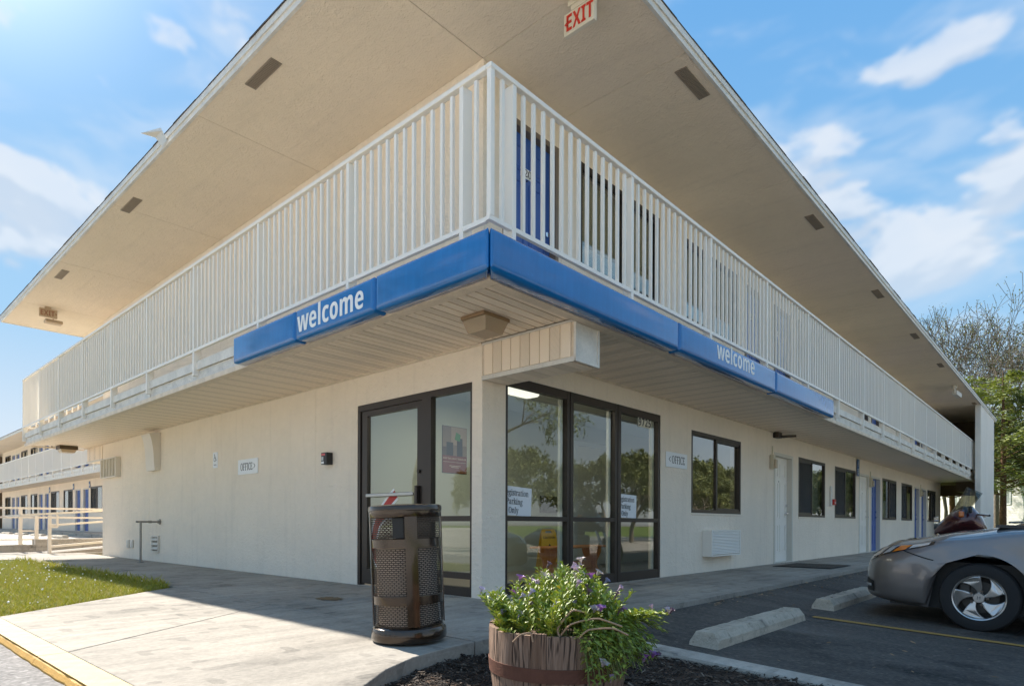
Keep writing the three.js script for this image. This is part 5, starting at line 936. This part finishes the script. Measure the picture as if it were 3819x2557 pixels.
  for (const [z, s, front] of [[0, -1, 1], [0, 1, 1], [WB, -1, 0], [WB, 1, 0]]) {
    const w = grp('wheel', car, [s * .765, WC, z], s < 0 ? Math.PI : 0), rs = .925; mesh('tyre', tyreG.clone(), M.rubber, w); const rm = mesh('rim', rimG(), M.alloy, w); rm.scale.set(.96, rs, rs);
    for (let k = 0; k < 5; k++) { mesh('spoke', blade5(k).translate(.054, 0, 0), M.alloy, w).scale.set(1, rs, rs); const a = k * Math.PI * 2 / 5 + .62; mesh('lug_nut', [cyl(.0125, .0105, .024, 10, .088, .062 * Math.sin(a), .062 * Math.cos(a), 'x')], M.lug, w); }
    mesh('hub_cap', [cyl(.046, .040, .02, 28, .086, 0, 0, 'x')], M.alloy, w); 
    { const t = text('H', .030, 'droid_sans_regular', .002, 1.1); t.translate(0, -.015, 0); t.rotateY(Math.PI / 2); t.translate(.0965, 0, 0); mesh('hub_badge', t, M.chrome, w); }
    mesh('brake_disc', [cyl(.14, .14, .02, 40, .0, 0, 0, 'x'), rbx(-.02, .03, .02, .12, .07, .15, .01)], M.galvDark, w);
    mesh('rim_back', cyl(.2, .2, .01, 40, -.03, 0, 0, 'x'), M.black, w);
  }
}
// ================================================================= touring motorcycle
{
  const b = thing('motorcycle', 'dark red touring motorcycle with tinted windscreen beyond the grey car', 'motorcycle', [6.15, lotY(3.0), 3.10]);
  const red = phy({ color: lin(.075, .012, .014), roughness: .25, metalness: .3, clearcoat: 1, clearcoatRoughness: .08 });
  const loft = (secs, n = 24) => { const pos = [], idx = []; secs.forEach(([z, y, w, h, e = 2.4]) => { for (let i = 0; i < n; i++) { const a = i / n * 2 * Math.PI, c = Math.cos(a), s = Math.sin(a); pos.push(w * Math.sign(c) * Math.pow(Math.abs(c), 2 / e), y + h * Math.sign(s) * Math.pow(Math.abs(s), 2 / e), z); } }); for (let j = 0; j < secs.length - 1; j++) for (let i = 0; i < n; i++) { const a = j * n + i, c = j * n + (i + 1) % n, d = a + n, e2 = c + n; idx.push(a, d, c, c, d, e2); } for (const j of [0, secs.length - 1]) for (let i = 1; i < n - 1; i++) j ? idx.push(j * n, j * n + i, j * n + i + 1) : idx.push(0, i + 1, i); const g = new THREE.BufferGeometry(); g.setAttribute('position', new THREE.Float32BufferAttribute(pos, 3)); g.setIndex(idx); g.computeVertexNormals(); return flip(g.toNonIndexed()) && toCreasedNormals(g, .9); };
  red.side = THREE.DoubleSide;
  mesh('fairing', loft([[-.16, .78, .14, .06], [-.10, .86, .26, .15], [.0, .93, .33, .20], [.12, .93, .35, .20], [.24, .88, .29, .16], [.34, .83, .20, .11], [.42, .79, .06, .04]]), red, b);
  mesh('tank', loft([[-.62, .62, .10, .05], [-.48, .66, .18, .10], [-.32, .70, .19, .12], [-.16, .70, .14, .10]]), red, b);
  mesh('seat', loft([[-1.35, .72, .14, .05], [-1.1, .74, .17, .06], [-.8, .66, .16, .06], [-.6, .66, .12, .05]]), M.black, b);
  mesh('saddlebag', loft([[-1.45, .55, .40, .12], [-1.3, .56, .43, .17], [-.85, .56, .42, .16], [-.75, .55, .40, .1]]), red, b);
  mesh('engine', [rbx(-.2, .2, .22, .66, -.65, -.05, .06, 3), cyl(.05, .05, 1.2, 12, .2, .22, -.9, 'z'), cyl(.05, .05, 1.2, 12, -.2, .22, -.9, 'z')], M.galv, b);
  { const pos = [], idx = [], nu = 14, nv = 10; for (let j = 0; j <= nv; j++) for (let i = 0; i <= nu; i++) { const u = i / nu * 2 - 1, v = j / nv, w = lerp(.33, .20, v * v); const y = .99 + .40 * v - .10 * u * u * v, z = .27 - .24 * v - .16 * u * u; pos.push(u * w, y, z + .03 * v * v); } for (let j = 0; j < nv; j++) for (let i = 0; i < nu; i++) { const a = j * (nu + 1) + i; idx.push(a, a + 1, a + nu + 1, a + 1, a + nu + 2, a + nu + 1); } const g = new THREE.BufferGeometry(); g.setAttribute('position', new THREE.Float32BufferAttribute(pos, 3)); g.setIndex(idx); g.computeVertexNormals(); mesh('windscreen', g, phy({ color: lin(.34, .34, .28), roughness: .03, transmission: .9, thickness: 0, ior: 1.6, side: THREE.DoubleSide }), b); }
  for (const s of [-1, 1]) { mesh('turn_signal', rbx(s * .30 - .06, s * .30 + .06, .98, 1.06, .10, .16, .02, 3), phy({ color: lin(.8, .18, .01), roughness: .25, clearcoat: 1 }), b); mesh('mirror', rbx(s * .40 - .07, s * .40 + .07, 1.03, 1.12, .02, .06, .02, 3), M.black, b); }
  mesh('headlamp', cyl(.10, .08, .05, 24, 0, .90, .40, 'z'), M.chrome, b); mesh('fork', [bar([-.1, .33, .62], [-.1, .86, .30], .025), bar([.1, .33, .62], [.1, .86, .30], .025)], M.chrome, b); mesh('handlebar', [tube([[-.40, 1.0, -.16], [-.2, 1.02, .0], [.2, 1.02, .0], [.40, 1.0, -.16]], .014)], M.chrome, b);
  for (const z of [.64, -1.02]) { const w = grp('wheel', b, [0, .32, z]); mesh('tyre', new THREE.TorusGeometry(.26, .06, 12, 40).rotateY(Math.PI / 2), M.rubber, w); mesh('rim', [cyl(.20, .20, .05, 32, 0, 0, 0, 'x')], M.galv, w); }
  if (0) mesh('front_mudguard', (() => { const g = new THREE.TorusGeometry(.345, .07, 8, 24, Math.PI * .8); g.rotateY(Math.PI / 2); g.scale(1.2, 1, 1); g.translate(0, .32, .64); return g; })(), red, b);
  b.rotation.y = Math.PI + .15;
}

// ================================================================= rooms behind the glass
{
  mesh('lobby_wall', [bx(.30, 7.2, 0, 2.39, -2.22, -2.12)], M.room, motel); mesh('lobby_wall', bx(7.1, 7.2, 0, 2.39, -2.12, -TH), M.room, motel); mesh('lobby_wall', bx(.181, .30, 0, 2.39, -2.22, -2.04), M.room, motel);
  mesh('lobby_floor', bx(.19, 7.1, -.02, .004, -2.12, -.085), M.roomFloor, motel); mesh('lobby_ceiling', bx(.19, 7.1, 2.385, 2.40, -2.12, -TH), M.roomCeil, motel);
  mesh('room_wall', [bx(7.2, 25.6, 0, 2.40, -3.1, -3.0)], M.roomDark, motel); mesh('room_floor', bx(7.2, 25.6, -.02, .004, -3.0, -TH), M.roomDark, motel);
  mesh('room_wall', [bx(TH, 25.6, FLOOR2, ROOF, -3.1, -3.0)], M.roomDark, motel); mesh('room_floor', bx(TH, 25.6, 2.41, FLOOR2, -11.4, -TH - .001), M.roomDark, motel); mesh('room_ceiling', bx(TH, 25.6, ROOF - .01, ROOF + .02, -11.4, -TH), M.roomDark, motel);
  const d = mesh('inner_door', rbx(4.35, 5.2, .01, 2.02, -2.118, -2.08, .01), M.doorWhite, motel); mesh('door_frame', [bx(4.25, 4.349, 0, 2.1, -2.119, -2.07), bx(5.201, 5.3, 0, 2.1, -2.119, -2.07), bx(4.349, 5.201, 2.021, 2.1, -2.119, -2.07)], M.signWhite, d);
}
{ // ceiling light of the lobby, lit
  const a = thing('fluorescent_light', 'white wraparound fluorescent ceiling light inside the lobby', 'lamp', [1.25, 2.384, -.95]);
  mesh('housing', rbx(-.66, .66, -.02, -.001, -.13, .13, .004), M.signWhite, a);
  mesh('diffuser', rbx(-.62, .62, -.095, -.021, -.115, .115, .035, 4), std({ color: lin(.85, .85, .82), emissive: lin(1, .95, .84), emissiveIntensity: .28, roughness: .5 }), a);
  const L = new THREE.RectAreaLight(lin(1, .95, .84), 2.4, 1.2, .22); L.position.set(1.25, 2.384 - .10, -.95); L.lookAt(1.25, 0, -.95); L.name = 'fluorescent_lamp'; scene.add(L);
}
{ // pine bench
  const b = thing('wooden_bench', 'orange pine bench with curved ends inside the lobby window', 'bench', [2.2, .004, -.60]);
  mesh('seat', rbx(-.62, .62, .405, .43, -.16, .16, .008), M.pine, b);
  const s = new THREE.Shape(); s.moveTo(-.14, 0); s.lineTo(-.06, 0); s.quadraticCurveTo(0, .06, .06, 0); s.lineTo(.14, 0); s.bezierCurveTo(.15, .10, .06, .14, .08, .22); s.bezierCurveTo(.10, .30, .15, .32, .14, .404); s.lineTo(-.14, .404); s.bezierCurveTo(-.15, .32, -.10, .30, -.08, .22); s.bezierCurveTo(-.06, .14, -.15, .10, -.14, 0);
  for (const x of [-.45, .45]) { const g = new THREE.ExtrudeGeometry(s, { depth: .028, bevelEnabled: true, bevelSize: .003, bevelThickness: .003, bevelSegments: 1, curveSegments: 10 }); g.rotateY(Math.PI / 2 - .0); g.translate(x - .014, 0, 0); mesh('leg', g, M.pine, b); }
  mesh('stretcher', rbx(-.435, .435, .14, .24, -.012, .012, .004), M.pine, b);
  const p = thing('paper_slip', 'small white paper slip lying on the pine bench', 'paper', [1.95, .435, -.56]); const g = new THREE.PlaneGeometry(.10, .14, 6, 6), q = g.attributes.position; for (let i = 0; i < q.count; i++) q.setZ(i, Math.pow(q.getY(i) + .07, 2) * 4); g.rotateX(-1.2); g.translate(0, .03, 0); g.computeVertexNormals(); mesh('sheet', g, M.paper, p);
}
{ // folding caution board
  const a = thing('caution_board', 'yellow folding CAUTION floor board standing inside the lobby', 'caution sign', [2.92, .004, -1.55], -.5);
  for (const s of [1, -1]) { const sh = new THREE.Shape([[-.15, 0], [-.145, .03], [-.115, .58], [-.09, .64], [.09, .64], [.115, .58], [.145, .03], [.15, 0], [.07, 0], [.06, .05], [-.06, .05], [-.07, 0]].map(([x, y]) => new THREE.Vector2(x, y))); const h = new THREE.Path([[-.05, .585], [.05, .585], [.05, .62], [-.05, .62]].map(([x, y]) => new THREE.Vector2(x, y))); sh.holes.push(h); const g = new THREE.ExtrudeGeometry(sh, { depth: .014, bevelEnabled: false }); g.rotateX(-s * .2); g.translate(0, 0, s * .135 - .007); const p = mesh('panel', g, M.yellow, a);
    if (s > 0) ['CAUTION'].forEach((w, i) => { const t = text(w, .034, 'droid_sans_bold', .001, .9); t.translate(0, [.50, .22][i], .0145); t.rotateX(-.2); t.translate(0, 0, .128); mesh('lettering', t, M.letterBlack, p); });
    if (s > 0) { const t = new THREE.CircleGeometry(.06, 3, Math.PI / 2); t.translate(0, .37, .0148); t.rotateX(-.2); t.translate(0, 0, .128); mesh('pictogram', t, M.letterBlack, p); } }
}
{ // wall poster
  const cv = document.createElement('canvas'); cv.width = 256; cv.height = 384; const c = cv.getContext('2d');
  c.fillStyle = '#8d7664'; c.fillRect(0, 0, 256, 240); c.fillStyle = '#b59c86'; c.fillRect(90, 0, 166, 150); c.fillStyle = '#2a211d'; c.fillRect(40, 130, 70, 110); c.fillRect(150, 90, 60, 150); c.fillStyle = '#3f8a36'; c.beginPath(); c.moveTo(140, 40); c.lineTo(190, 60); c.lineTo(182, 118); c.lineTo(128, 104); c.fill(); c.fillStyle = '#5a4336'; c.fillRect(0, 170, 40, 70);
  c.fillStyle = '#7c2a18'; c.fillRect(0, 240, 256, 144); c.fillStyle = '#d9c8b8'; c.font = 'bold 21px sans-serif'; c.fillText('FOR THE LIGHT TRAVELER', 6, 272, 244); c.fillRect(6, 292, 240, 3); c.fillRect(70, 322, 120, 5); c.fillRect(90, 334, 80, 5);
  const t = new THREE.CanvasTexture(cv); t.colorSpace = THREE.SRGBColorSpace;
  const a = thing('wall_poster', 'red and brown printed poster on the lobby wall behind the glass', 'poster', [1.60, 1.70, -2.115]);
  const g = new THREE.PlaneGeometry(.44, .62); g.userData.keep = true; g.translate(0, 0, .006); mesh('print', g, std({ map: t, roughness: .5 }), a); mesh('mount', bx(-.225, .225, -.315, .315, 0, .004), M.black, a);
  const f = thing('wall_panel_screen', 'dark framed notice screen on the lobby wall', 'screen', [3.75, 1.02, -2.115]); mesh('frame', rbx(-.34, .34, -.13, .13, 0, .03, .006), M.black, f); mesh('print_line', bx(0, .2, -.075, -.06, .0305, .0315), M.signWhite, f);
}

// ================================================================= rear wing of the motel beyond the ramp
{
  const F = .31, MX = new THREE.Matrix4().makeTranslation(4.4, F, 0).multiply(FL);
  const w = thing('motel_wing', 'two-storey rear motel wing with white balcony and blue doors behind the ramp', 'building');
  const wins = [[-29.9, -28.15], [-34.63, -32.9], [-37.2, -35.45], [-41.95, -40.25], [-44.5, -42.8], [-49.3, -47.6]], doors = [[-31.1, -30.15], [-32.45, -31.5], [-38.55, -37.6], [-39.9, -38.95], [-45.9, -44.95], [-47.2, -46.25]], X0 = -50.3, X1 = -20;
  const holes = [...wins.map(([a, b]) => [a, b, .87, 2.06]), ...doors.map(([a, b]) => [a, b, 0, 2.03])], holes2 = [...wins.map(([a, b]) => [a, b, 3.60, 4.77]), ...doors.map(([a, b]) => [a, b, 2.70, 4.73])];
  wallRun(w, MX, X0, X1, -.4, 2.5, holes, [], M.stucco, 'wall'); wallRun(w, MX, X0, X1, 2.5, 5.1, holes2, [], M.stucco, 'wall');
  wins.forEach(([a, b], i) => { windowUnit(w, MX, a, b, .87, 2.06, { slideLeft: i % 2 === 0, screen: true, pale: i % 2 === 1, curtain: .6 }); windowUnit(w, MX, a, b, 3.60, 4.77, { slideLeft: i % 2 === 1, pale: true, curtain: .5 }); });
  doors.forEach(([a, b]) => { doorUnit(w, MX, a, b, 0, 2.03, { mat: M.doorBlue }); doorUnit(w, MX, a, b, 2.70, 2.03, { mat: M.doorBlue }); });
  put('deck_slab', bx(X0 - 3, X1, 2.43, 2.70, 0.001, 1.14), M.trim, w, MX);
  for (let x = X1; x > X0 - 2; x -= 1.6) { put('fascia_sheet', bx(x - 1.595, x, 2.38, 2.56, 1.142, 1.155), M.sheet, w, MX); put('drip_edge', bx(x - 1.595, x, 2.562, 2.66, 1.142, 1.17), M.white, w, MX); }
  const rr = put('balcony_railing', [rbx(X0 - 3, X1, 3.80, 3.84, 1.165, 1.215, .008), bx(X0 - 3, X1, 2.77, 2.80, 1.175, 1.205)], M.rail, w, MX);
  for (let x = X1; x > X0 - 3; x -= 1.6) put('post', rbx(x - .02, x + .02, 2.48, 3.80, 1.12, 1.21, .003), M.rail, rr, MX);
  const bal = []; for (let x = X1; x > X0 - 3; x -= .1125) bal.push(bx(x - .0125, x + .0125, 2.80, 3.80, 1.1775, 1.2025)); const bm = put('far_balusters', bal, M.rail, rr, MX); bm.userData.kind = 'stuff';
  put('eave_panel', bx(X0 - 3.2, X1 + 1.4, 5.075, 5.10, -11, 1.46), M.ceil, w, MX); put('fascia_board', bx(X0 - 3.2, X1 + 1.4, 5.06, 5.19, 1.46, 1.495), M.fascia, w, MX);
  const roofPts = [[1.53, 5.19], [-4.7, 6.2], [-11, 5.19]]; const s = new THREE.Shape(roofPts.map(([z, y]) => new THREE.Vector2(-z, y))); const g = new THREE.ExtrudeGeometry(s, { depth: X1 - X0 + 4.6, bevelEnabled: false }); g.rotateY(Math.PI / 2); g.translate(X0 - 3.2, 0, 0); const rf = put('roof', g, M.shingle, w, MX);
  put('roof_vent', rbx(-33.4, -32.4, 5.25, 5.62, .2, 1.0, .02), M.fascia, rf, MX); put('roof_vent', rbx(-36.2, -35.7, 5.25, 5.50, .3, .9, .02), M.jamb, rf, MX);
  put('end_wall', [bx(X0 - .2, X0, -.4, 5.07, -11, -.181), bx(X0 - 3, X0 - 2.8, -.4, 5.07, -11, 1.1)], M.brown, w, MX); put('front_walk', bx(X0, X1, -.45, -.005, .01, 1.5), M.kerb, w, MX);
  for (const [x, nm] of [[-30.0, 0], [-32.7, 0], [-37.4, 0]]) { const a = thing('accessible_sign', 'small blue parking plate on the rear wing wall above the room doors', 'sign', [0, 0, 0], 0, 'blue plates on the rear wing'); put('plate', rbx(x - .09, x + .09, 2.02, 2.32, .02, .03, .003), M.signBlue, a, MX); put('print', bx(x - .05, x + .05, 2.1, 2.2, .0305, .0315), M.letterWhite, a, MX); }
}
// ================================================================= ramp and its rails
{
  const r = thing('concrete_ramp', 'low concrete ramp with raised edge leading to the rear wing', 'ramp');
  const s = new THREE.Shape([[-.62, -.1], [6, -.1], [6, .55], [-.62, .005]].map(([x, y]) => new THREE.Vector2(x, y))); const g = new THREE.ExtrudeGeometry(s, { depth: 1.2, bevelEnabled: false }); g.translate(0, 0, -14.58); mesh('ramp_slab', g, M.concrete, r);
  mesh('edge_wall', bx(-9, -.61, -.1, .17, -14.95, -14.60), M.kerb, r); mesh('edge_wall', bx(-.609, 6, -.1, .30, -14.95, -14.59), M.kerb, r);
  const back = thing('handrail', 'beige square-tube handrail along the back edge of the ramp', 'railing'), P = (a, b, w2 = .05) => boxBar(a, b, w2, w2);
  mesh('top_rail', P([-9, 1.05, -14.7], [5, 1.05, -14.7]), M.tanRail, back); mesh('middle_rail', P([-9, .83, -14.7], [5, .83, -14.7], .045), M.tanRail, back); mesh('low_rail', P([-.88, .50, -14.69], [-.58, .50, -14.69], .04), M.tanRail, back); mesh('low_rail', P([-9, .29, -14.9], [5, .29, -14.9], .03), M.tanRail, back);
  for (const x of [-8.2, -6.4, -4.5, -2.7, -.885, .95, 2.8, 4.6]) { mesh('post', boxBar([x, .17, -14.7], [x, 1.03, -14.7], .07, .07), M.tanRail, back); mesh('foot_plate', bx(x - .09, x + .09, .171, .185, -14.79, -14.62), M.tanRail, back); }
  mesh('end_post', boxBar([-.578, -.002, -14.66], [-.578, .86, -14.66], .07, .07), M.tanRail, back);
  const front = thing('handrail', 'beige sloping handrail with looped end along the front of the ramp', 'railing');
  const sl = (y, x) => y + (x + .6) * .088;
  mesh('top_rail', P([-1.12, .865, -13.33], [5, sl(.87, 5), -13.33], .045), M.tanRail, front); mesh('middle_rail', P([-.59, .64, -13.33], [5, sl(.64, 5), -13.33], .045), M.tanRail, front); mesh('kerb_rail', P([-.59, .15, -13.33], [5, sl(.15, 5), -13.33], .05), M.tanRail, front); mesh('end_loop', [P([-.45, .60, -13.30], [-.45, .88, -13.30], .04), P([-.59, .60, -13.30], [-.45, .60, -13.30], .04)], M.tanRail, front); mesh('link_rail', P([-1.12, .86, -13.33], [-1.14, .85, -14.66], .045), M.tanRail, front);
  for (const x of [-.592, 1.2, 3.0, 4.8]) mesh('post', boxBar([x, Math.max(-.002, sl(.0, x) - .03), -13.33], [x, sl(.87, x), -13.33], .065, .065), M.tanRail, front);
}
// ================================================================= trees
function makeTree(seed, o) {                  // returns {wood, crown} geometries standing at the origin
  const r = rng(seed), wood = [], pos = [], col = [], V = THREE.Vector3, c = new THREE.Color();
  const seg = (a, b, r0, r1, n) => { const d = b.clone().sub(a), L = d.length(); const g = new THREE.CylinderGeometry(r1, r0, L, n, 1, true); g.applyQuaternion(new THREE.Quaternion().setFromUnitVectors(new V(0, 1, 0), d.normalize())); g.translate((a.x + b.x) / 2, (a.y + b.y) / 2, (a.z + b.z) / 2); wood.push(g); };
  const leafAt = (p, size, flat) => { const a = r() * 6.283, t = (r() - .5) * (flat ? .7 : 2.4), d = new V(Math.cos(a) * Math.cos(t), Math.sin(t) - (o.droop || 0), Math.sin(a) * Math.cos(t)).normalize(), sd = new V(-Math.sin(a), (r() - .5) * .8, Math.cos(a)).normalize().multiplyScalar(size * (o.thin || .42)), L = size * (1 + .5 * r()), m = p.clone().addScaledVector(d, L * .5), tip = p.clone().addScaledVector(d, L), A1 = m.clone().add(sd), B1 = m.clone().sub(sd); const k = r(); c.setRGB(lerp(o.c0[0], o.c1[0], k), lerp(o.c0[1], o.c1[1], k), lerp(o.c0[2], o.c1[2], k)); for (const q of [p, A1, tip, p, tip, B1]) { pos.push(q.x, q.y, q.z); col.push(c.r, c.g, c.b); } };
  const grow = (p, dir, len, rad, depth) => {
    const n = depth > 2 ? 3 : 2; let a = p.clone(), d = dir.clone(), ra = rad;
    for (let i = 0; i < n; i++) { d.add(new V((r() - .5) * o.bend, (o.lift || 0) * .12 + (r() - .5) * o.bend * .5, (r() - .5) * o.bend)).normalize(); const b = a.clone().addScaledVector(d, len / n), rb = Math.max(o.twig || .004, ra * (depth > 2 ? .86 : .72)); seg(a, b, ra, rb, depth > 2 ? 7 : depth > 1 ? 5 : 3); a = b; ra = rb;
      if (depth <= o.leafDepth) for (let k = 0; k < o.leaves; k++) leafAt(a.clone().add(new V(r() - .5, r() - .5, r() - .5).multiplyScalar(len * o.spread)), o.size * (.6 + .8 * r()), o.flat); }
    if (depth > 0) { const kids = o.kids + (r() < .5 ? 1 : 0); for (let k = 0; k < kids; k++) { const az = k / kids * 6.283 + r() * 1.4, tilt = o.tilt * (.7 + .6 * r()), up2 = Math.abs(d.y) > .9 ? new V(1, 0, 0) : new V(0, 1, 0), s1 = new V().crossVectors(d, up2).normalize(), s2 = new V().crossVectors(d, s1); const nd = d.clone().multiplyScalar(Math.cos(tilt)).addScaledVector(s1, Math.sin(tilt) * Math.cos(az)).addScaledVector(s2, Math.sin(tilt) * Math.sin(az)); nd.y += o.lift || 0; if (o.flat) nd.y *= .45; nd.normalize(); grow(a.clone(), nd, len * o.shrink * (.8 + .4 * r()), ra * .72, depth - 1); } }
  };
  if (o.conifer) { const h = o.h; seg(new V(0, 0, 0), new V(.1, h * .5, .05), o.rad, o.rad * .7, 8); seg(new V(.1, h * .5, .05), new V(.05, h, 0), o.rad * .7, .02, 7); for (let i = 0; i < o.whorls; i++) { const t = lerp(o.from, .98, i / o.whorls), y = h * t, L = o.reach * Math.pow(1 - t, .55) * (.7 + .5 * r()) + .35; for (let k = 0; k < 4; k++) { const a = r() * 6.283; grow(new V(.1 * (1 - t), y, .05), new V(Math.cos(a), .12 + .2 * r(), Math.sin(a)).normalize(), L * .6, o.rad * .25 * (1.1 - t), o.depth); } } }
  else { const th = o.h * o.trunk; const lean = new V((r() - .5) * .06, 1, (r() - .5) * .06).normalize(); const top = lean.clone().multiplyScalar(th); seg(new V(0, -.2, 0), top, o.rad, o.rad * .8, 10); for (let k = 0; k < (o.stems || 1); k++) grow(top.clone(), lean.clone().add(new V((r() - .5) * .7 * (o.stems > 1), 0, (r() - .5) * .7 * (o.stems > 1))).normalize(), o.h * .26, o.rad * .75, o.depth); }
  const crown = new THREE.BufferGeometry(); crown.setAttribute('position', new THREE.Float32BufferAttribute(pos, 3)); crown.setAttribute('color', new THREE.Float32BufferAttribute(col, 3)); crown.computeVertexNormals(); crown.userData.keep = true; crown.setAttribute('uv', new THREE.Float32BufferAttribute(new Float32Array(pos.length / 3 * 2), 2));
  const wg = fuse(wood); wg.userData.keep = true; return { wood: wg, crown };
}
const leafMat = phy({ color: lin(1, 1, 1), vertexColors: true, roughness: .7, transmission: .35, thickness: 0, side: THREE.DoubleSide });
function plantTree(t, name, label, cat, pos, ry, sc, group, bark = M.bark) { const a = thing(name, label, cat, pos, ry, group); a.scale.setScalar(sc); mesh('trunk', t.wood, bark, a); mesh('crown', t.crown, leafMat, a); return a; }
{
  const bare1 = makeTree(5, { h: 15, trunk: .22, rad: .19, bend: .35, lift: .16, kids: 3, tilt: .62, shrink: .74, depth: 5, leafDepth: 0, leaves: 2, spread: .3, size: .09, twig: .014, c0: [.12, .15, .04], c1: [.24, .24, .08], stems: 2 });
  const bare2 = makeTree(16, { h: 14, trunk: .18, rad: .16, bend: .4, lift: .14, kids: 3, tilt: .7, shrink: .73, depth: 5, leafDepth: 0, leaves: 2, spread: .3, size: .09, twig: .014, c0: [.11, .13, .04], c1: [.20, .22, .07], stems: 2 });
  const pale = makeTree(23, { h: 9, rad: .17, conifer: true, whorls: 20, from: .30, reach: 4.2, bend: .25, lift: .05, kids: 2, tilt: .5, shrink: .62, depth: 2, leafDepth: 2, leaves: 13, spread: .34, size: .15, flat: true, thin: .3, c0: [.17, .23, .03], c1: [.44, .47, .09] });
  const pineT = makeTree(29, { h: 8.5, rad: .15, conifer: true, whorls: 13, from: .42, reach: 3.4, bend: .3, lift: .1, kids: 2, tilt: .55, shrink: .62, depth: 2, leafDepth: 1, leaves: 16, spread: .3, size: .16, thin: .16, c0: [.05, .09, .02], c1: [.16, .20, .05] });
  const locust = makeTree(37, { h: 8.5, trunk: .24, rad: .2, bend: .5, lift: .06, kids: 3, tilt: .75, shrink: .70, depth: 4, leafDepth: 1, leaves: 22, spread: .55, size: .11, thin: .3, droop: .35, c0: [.14, .20, .035], c1: [.36, .40, .10] });
  const shrubby = makeTree(41, { h: 6.5, trunk: .12, rad: .14, bend: .5, lift: .1, kids: 3, tilt: .7, shrink: .70, depth: 4, leafDepth: 1, leaves: 20, spread: .5, size: .12, c0: [.09, .12, .025], c1: [.30, .30, .06], stems: 3 });
  const redBark = std({ color: lin(.62, .40, .28), map: sized(T.bark, .4), roughness: 1 });
  // beyond the far end of the motel
  [[52, -9.5, .3, 1.0], [56, -5.5, 1.7, 1.05], [51, -3.2, 2.6, .92], [58, -.8, 4.0, 1.12], [54, 1.6, 5.1, 1.08], [60, 3.4, .9, 1.2], [49, -6.9, 3.3, .86]].forEach(([x, z, ry, s], i) => plantTree(i % 2 ? bare1 : bare2, 'bare_tree', 'tall thinly leafed spring tree beyond the far end of the motel', 'tree', [x, -.5, z], ry, s, 'thinly leafed trees beyond the motel'));
  plantTree(pale, 'conifer_tree', 'pale yellow-green conifer beside the end pier of the motel', 'tree', [37.5, -.5, 1.1], .4, 1.04, 'pale conifers by the white house', redBark);
  plantTree(pale, 'conifer_tree', 'pale yellow-green conifer behind the motel roof before the bare trees', 'tree', [42, -.5, -1.6], 2.2, 1.08, 'pale conifers by the white house', redBark);
  plantTree(pineT, 'pine_tree', 'red-barked pine with open branches before the white house', 'tree', [39.5, -.5, 2.35], 1.0, 1.0, null, redBark);
  plantTree(pale, 'conifer_tree', 'tall pale conifer before the white siding house', 'tree', [45, -.5, 2.9], 4.1, 1.05, 'pale conifers by the white house', redBark);
  plantTree(pineT, 'pine_tree', 'small pine glimpsed through the breezeway opening', 'tree', [36.5, -.5, -1.6], 3.1, .8, null, redBark);
  // across the parking lot, mirrored in the glass
  plantTree(locust, 'locust_tree', 'airy pale green locust tree across the parking lot', 'tree', [13.5, -.45, 13.2], .5, 1.0, 'trees across the parking lot');
  plantTree(locust, 'locust_tree', 'airy pale green locust tree across the parking lot', 'tree', [9.5, -.45, 15.4], 2.4, 1.1, 'trees across the parking lot');
  [[24, 14.5, 1.0, .95], [29, 16, 2.0, 1.1], [34, 15, 3.3, .9], [20, 18, 4.6, 1.0], [40, 16.5, .2, 1.2], [46, 17.5, 5.2, 1.15], [53, 19, 1.3, 1.3], [61, 20, 2.9, 1.4], [46, 9.2, 2.2, 1.0], [53, 9.8, .7, 1.15], [60, 9.0, 3.9, 1.2], [68, 10.5, 5.5, 1.4], [58, 13.5, 4.2, 1.2]].forEach(([x, z, ry, s]) => plantTree(shrubby, 'broadleaf_tree', 'bushy olive-green tree in the row across the parking lot', 'tree', [x, -.45, z], ry, s, 'bushy trees across the parking lot'));
  plantTree(locust, 'locust_tree', 'weeping locust tree beside the drive opposite the entrance', 'tree', [-9.2, -.1, -12.2], 1.2, 1.15);
  [[-34, -16, .4], [-38, -4, 1.9], [-33, -30, 3.1], [-40, 8, 2.2]].forEach(([x, z, ry]) => plantTree(shrubby, 'broadleaf_tree', 'bushy olive-green tree beyond the drive opposite the entrance', 'tree', [x, -.1, z], ry, 1.15, 'bushy trees beyond the drive'));
  // clipped evergreen bush before the white house
  const bushG = makeTree(53, { h: 1.4, trunk: .08, rad: .05, bend: .6, lift: .05, kids: 4, tilt: .9, shrink: .78, depth: 3, leafDepth: 2, leaves: 16, spread: .7, size: .075, c0: [.015, .05, .015], c1: [.05, .11, .03], stems: 5 });
  plantTree(bushG, 'evergreen_bush', 'dark green rounded bush before the white house', 'bush', [27.5, -.42, 3.4], 0, 1.35);
}
{ // neighbouring house with lapped white siding
  const h = thing('white_house', 'white house with horizontal lapped siding behind the conifers', 'building', [60, -.5, -2], -.62);
  mesh('wall', bx(.05, 9, 0, 5.6, -7, 9), M.sidingWhite, h); for (let y = .1; y < 5.6; y += .2) { const g = bx(-.012, .012, 0, .205, -7, 9); g.rotateZ(.07); g.translate(.02, y, 0); mesh('siding_board', g, M.sidingWhite, h); }
  const s = new THREE.Shape([[-7.6, 5.6], [1, 8.4], [9.6, 5.6]].map(([z, y]) => new THREE.Vector2(-z, y))); const g = new THREE.ExtrudeGeometry(s, { depth: 10, bevelEnabled: false }); g.rotateY(Math.PI / 2); g.translate(-.4, 0, 0); mesh('roof', g, M.shingle, h);
  for (const z of [-3, 1.5, 5]) { const w = mesh('window', bx(-.05, .0, 2.9, 4.3, z, z + 1), M.signWhite, h); mesh('pane', bx(-.056, -.051, 3.0, 4.2, z + .08, z + .92), M.winGlass, w); }
}

renderer.render(scene, camera);
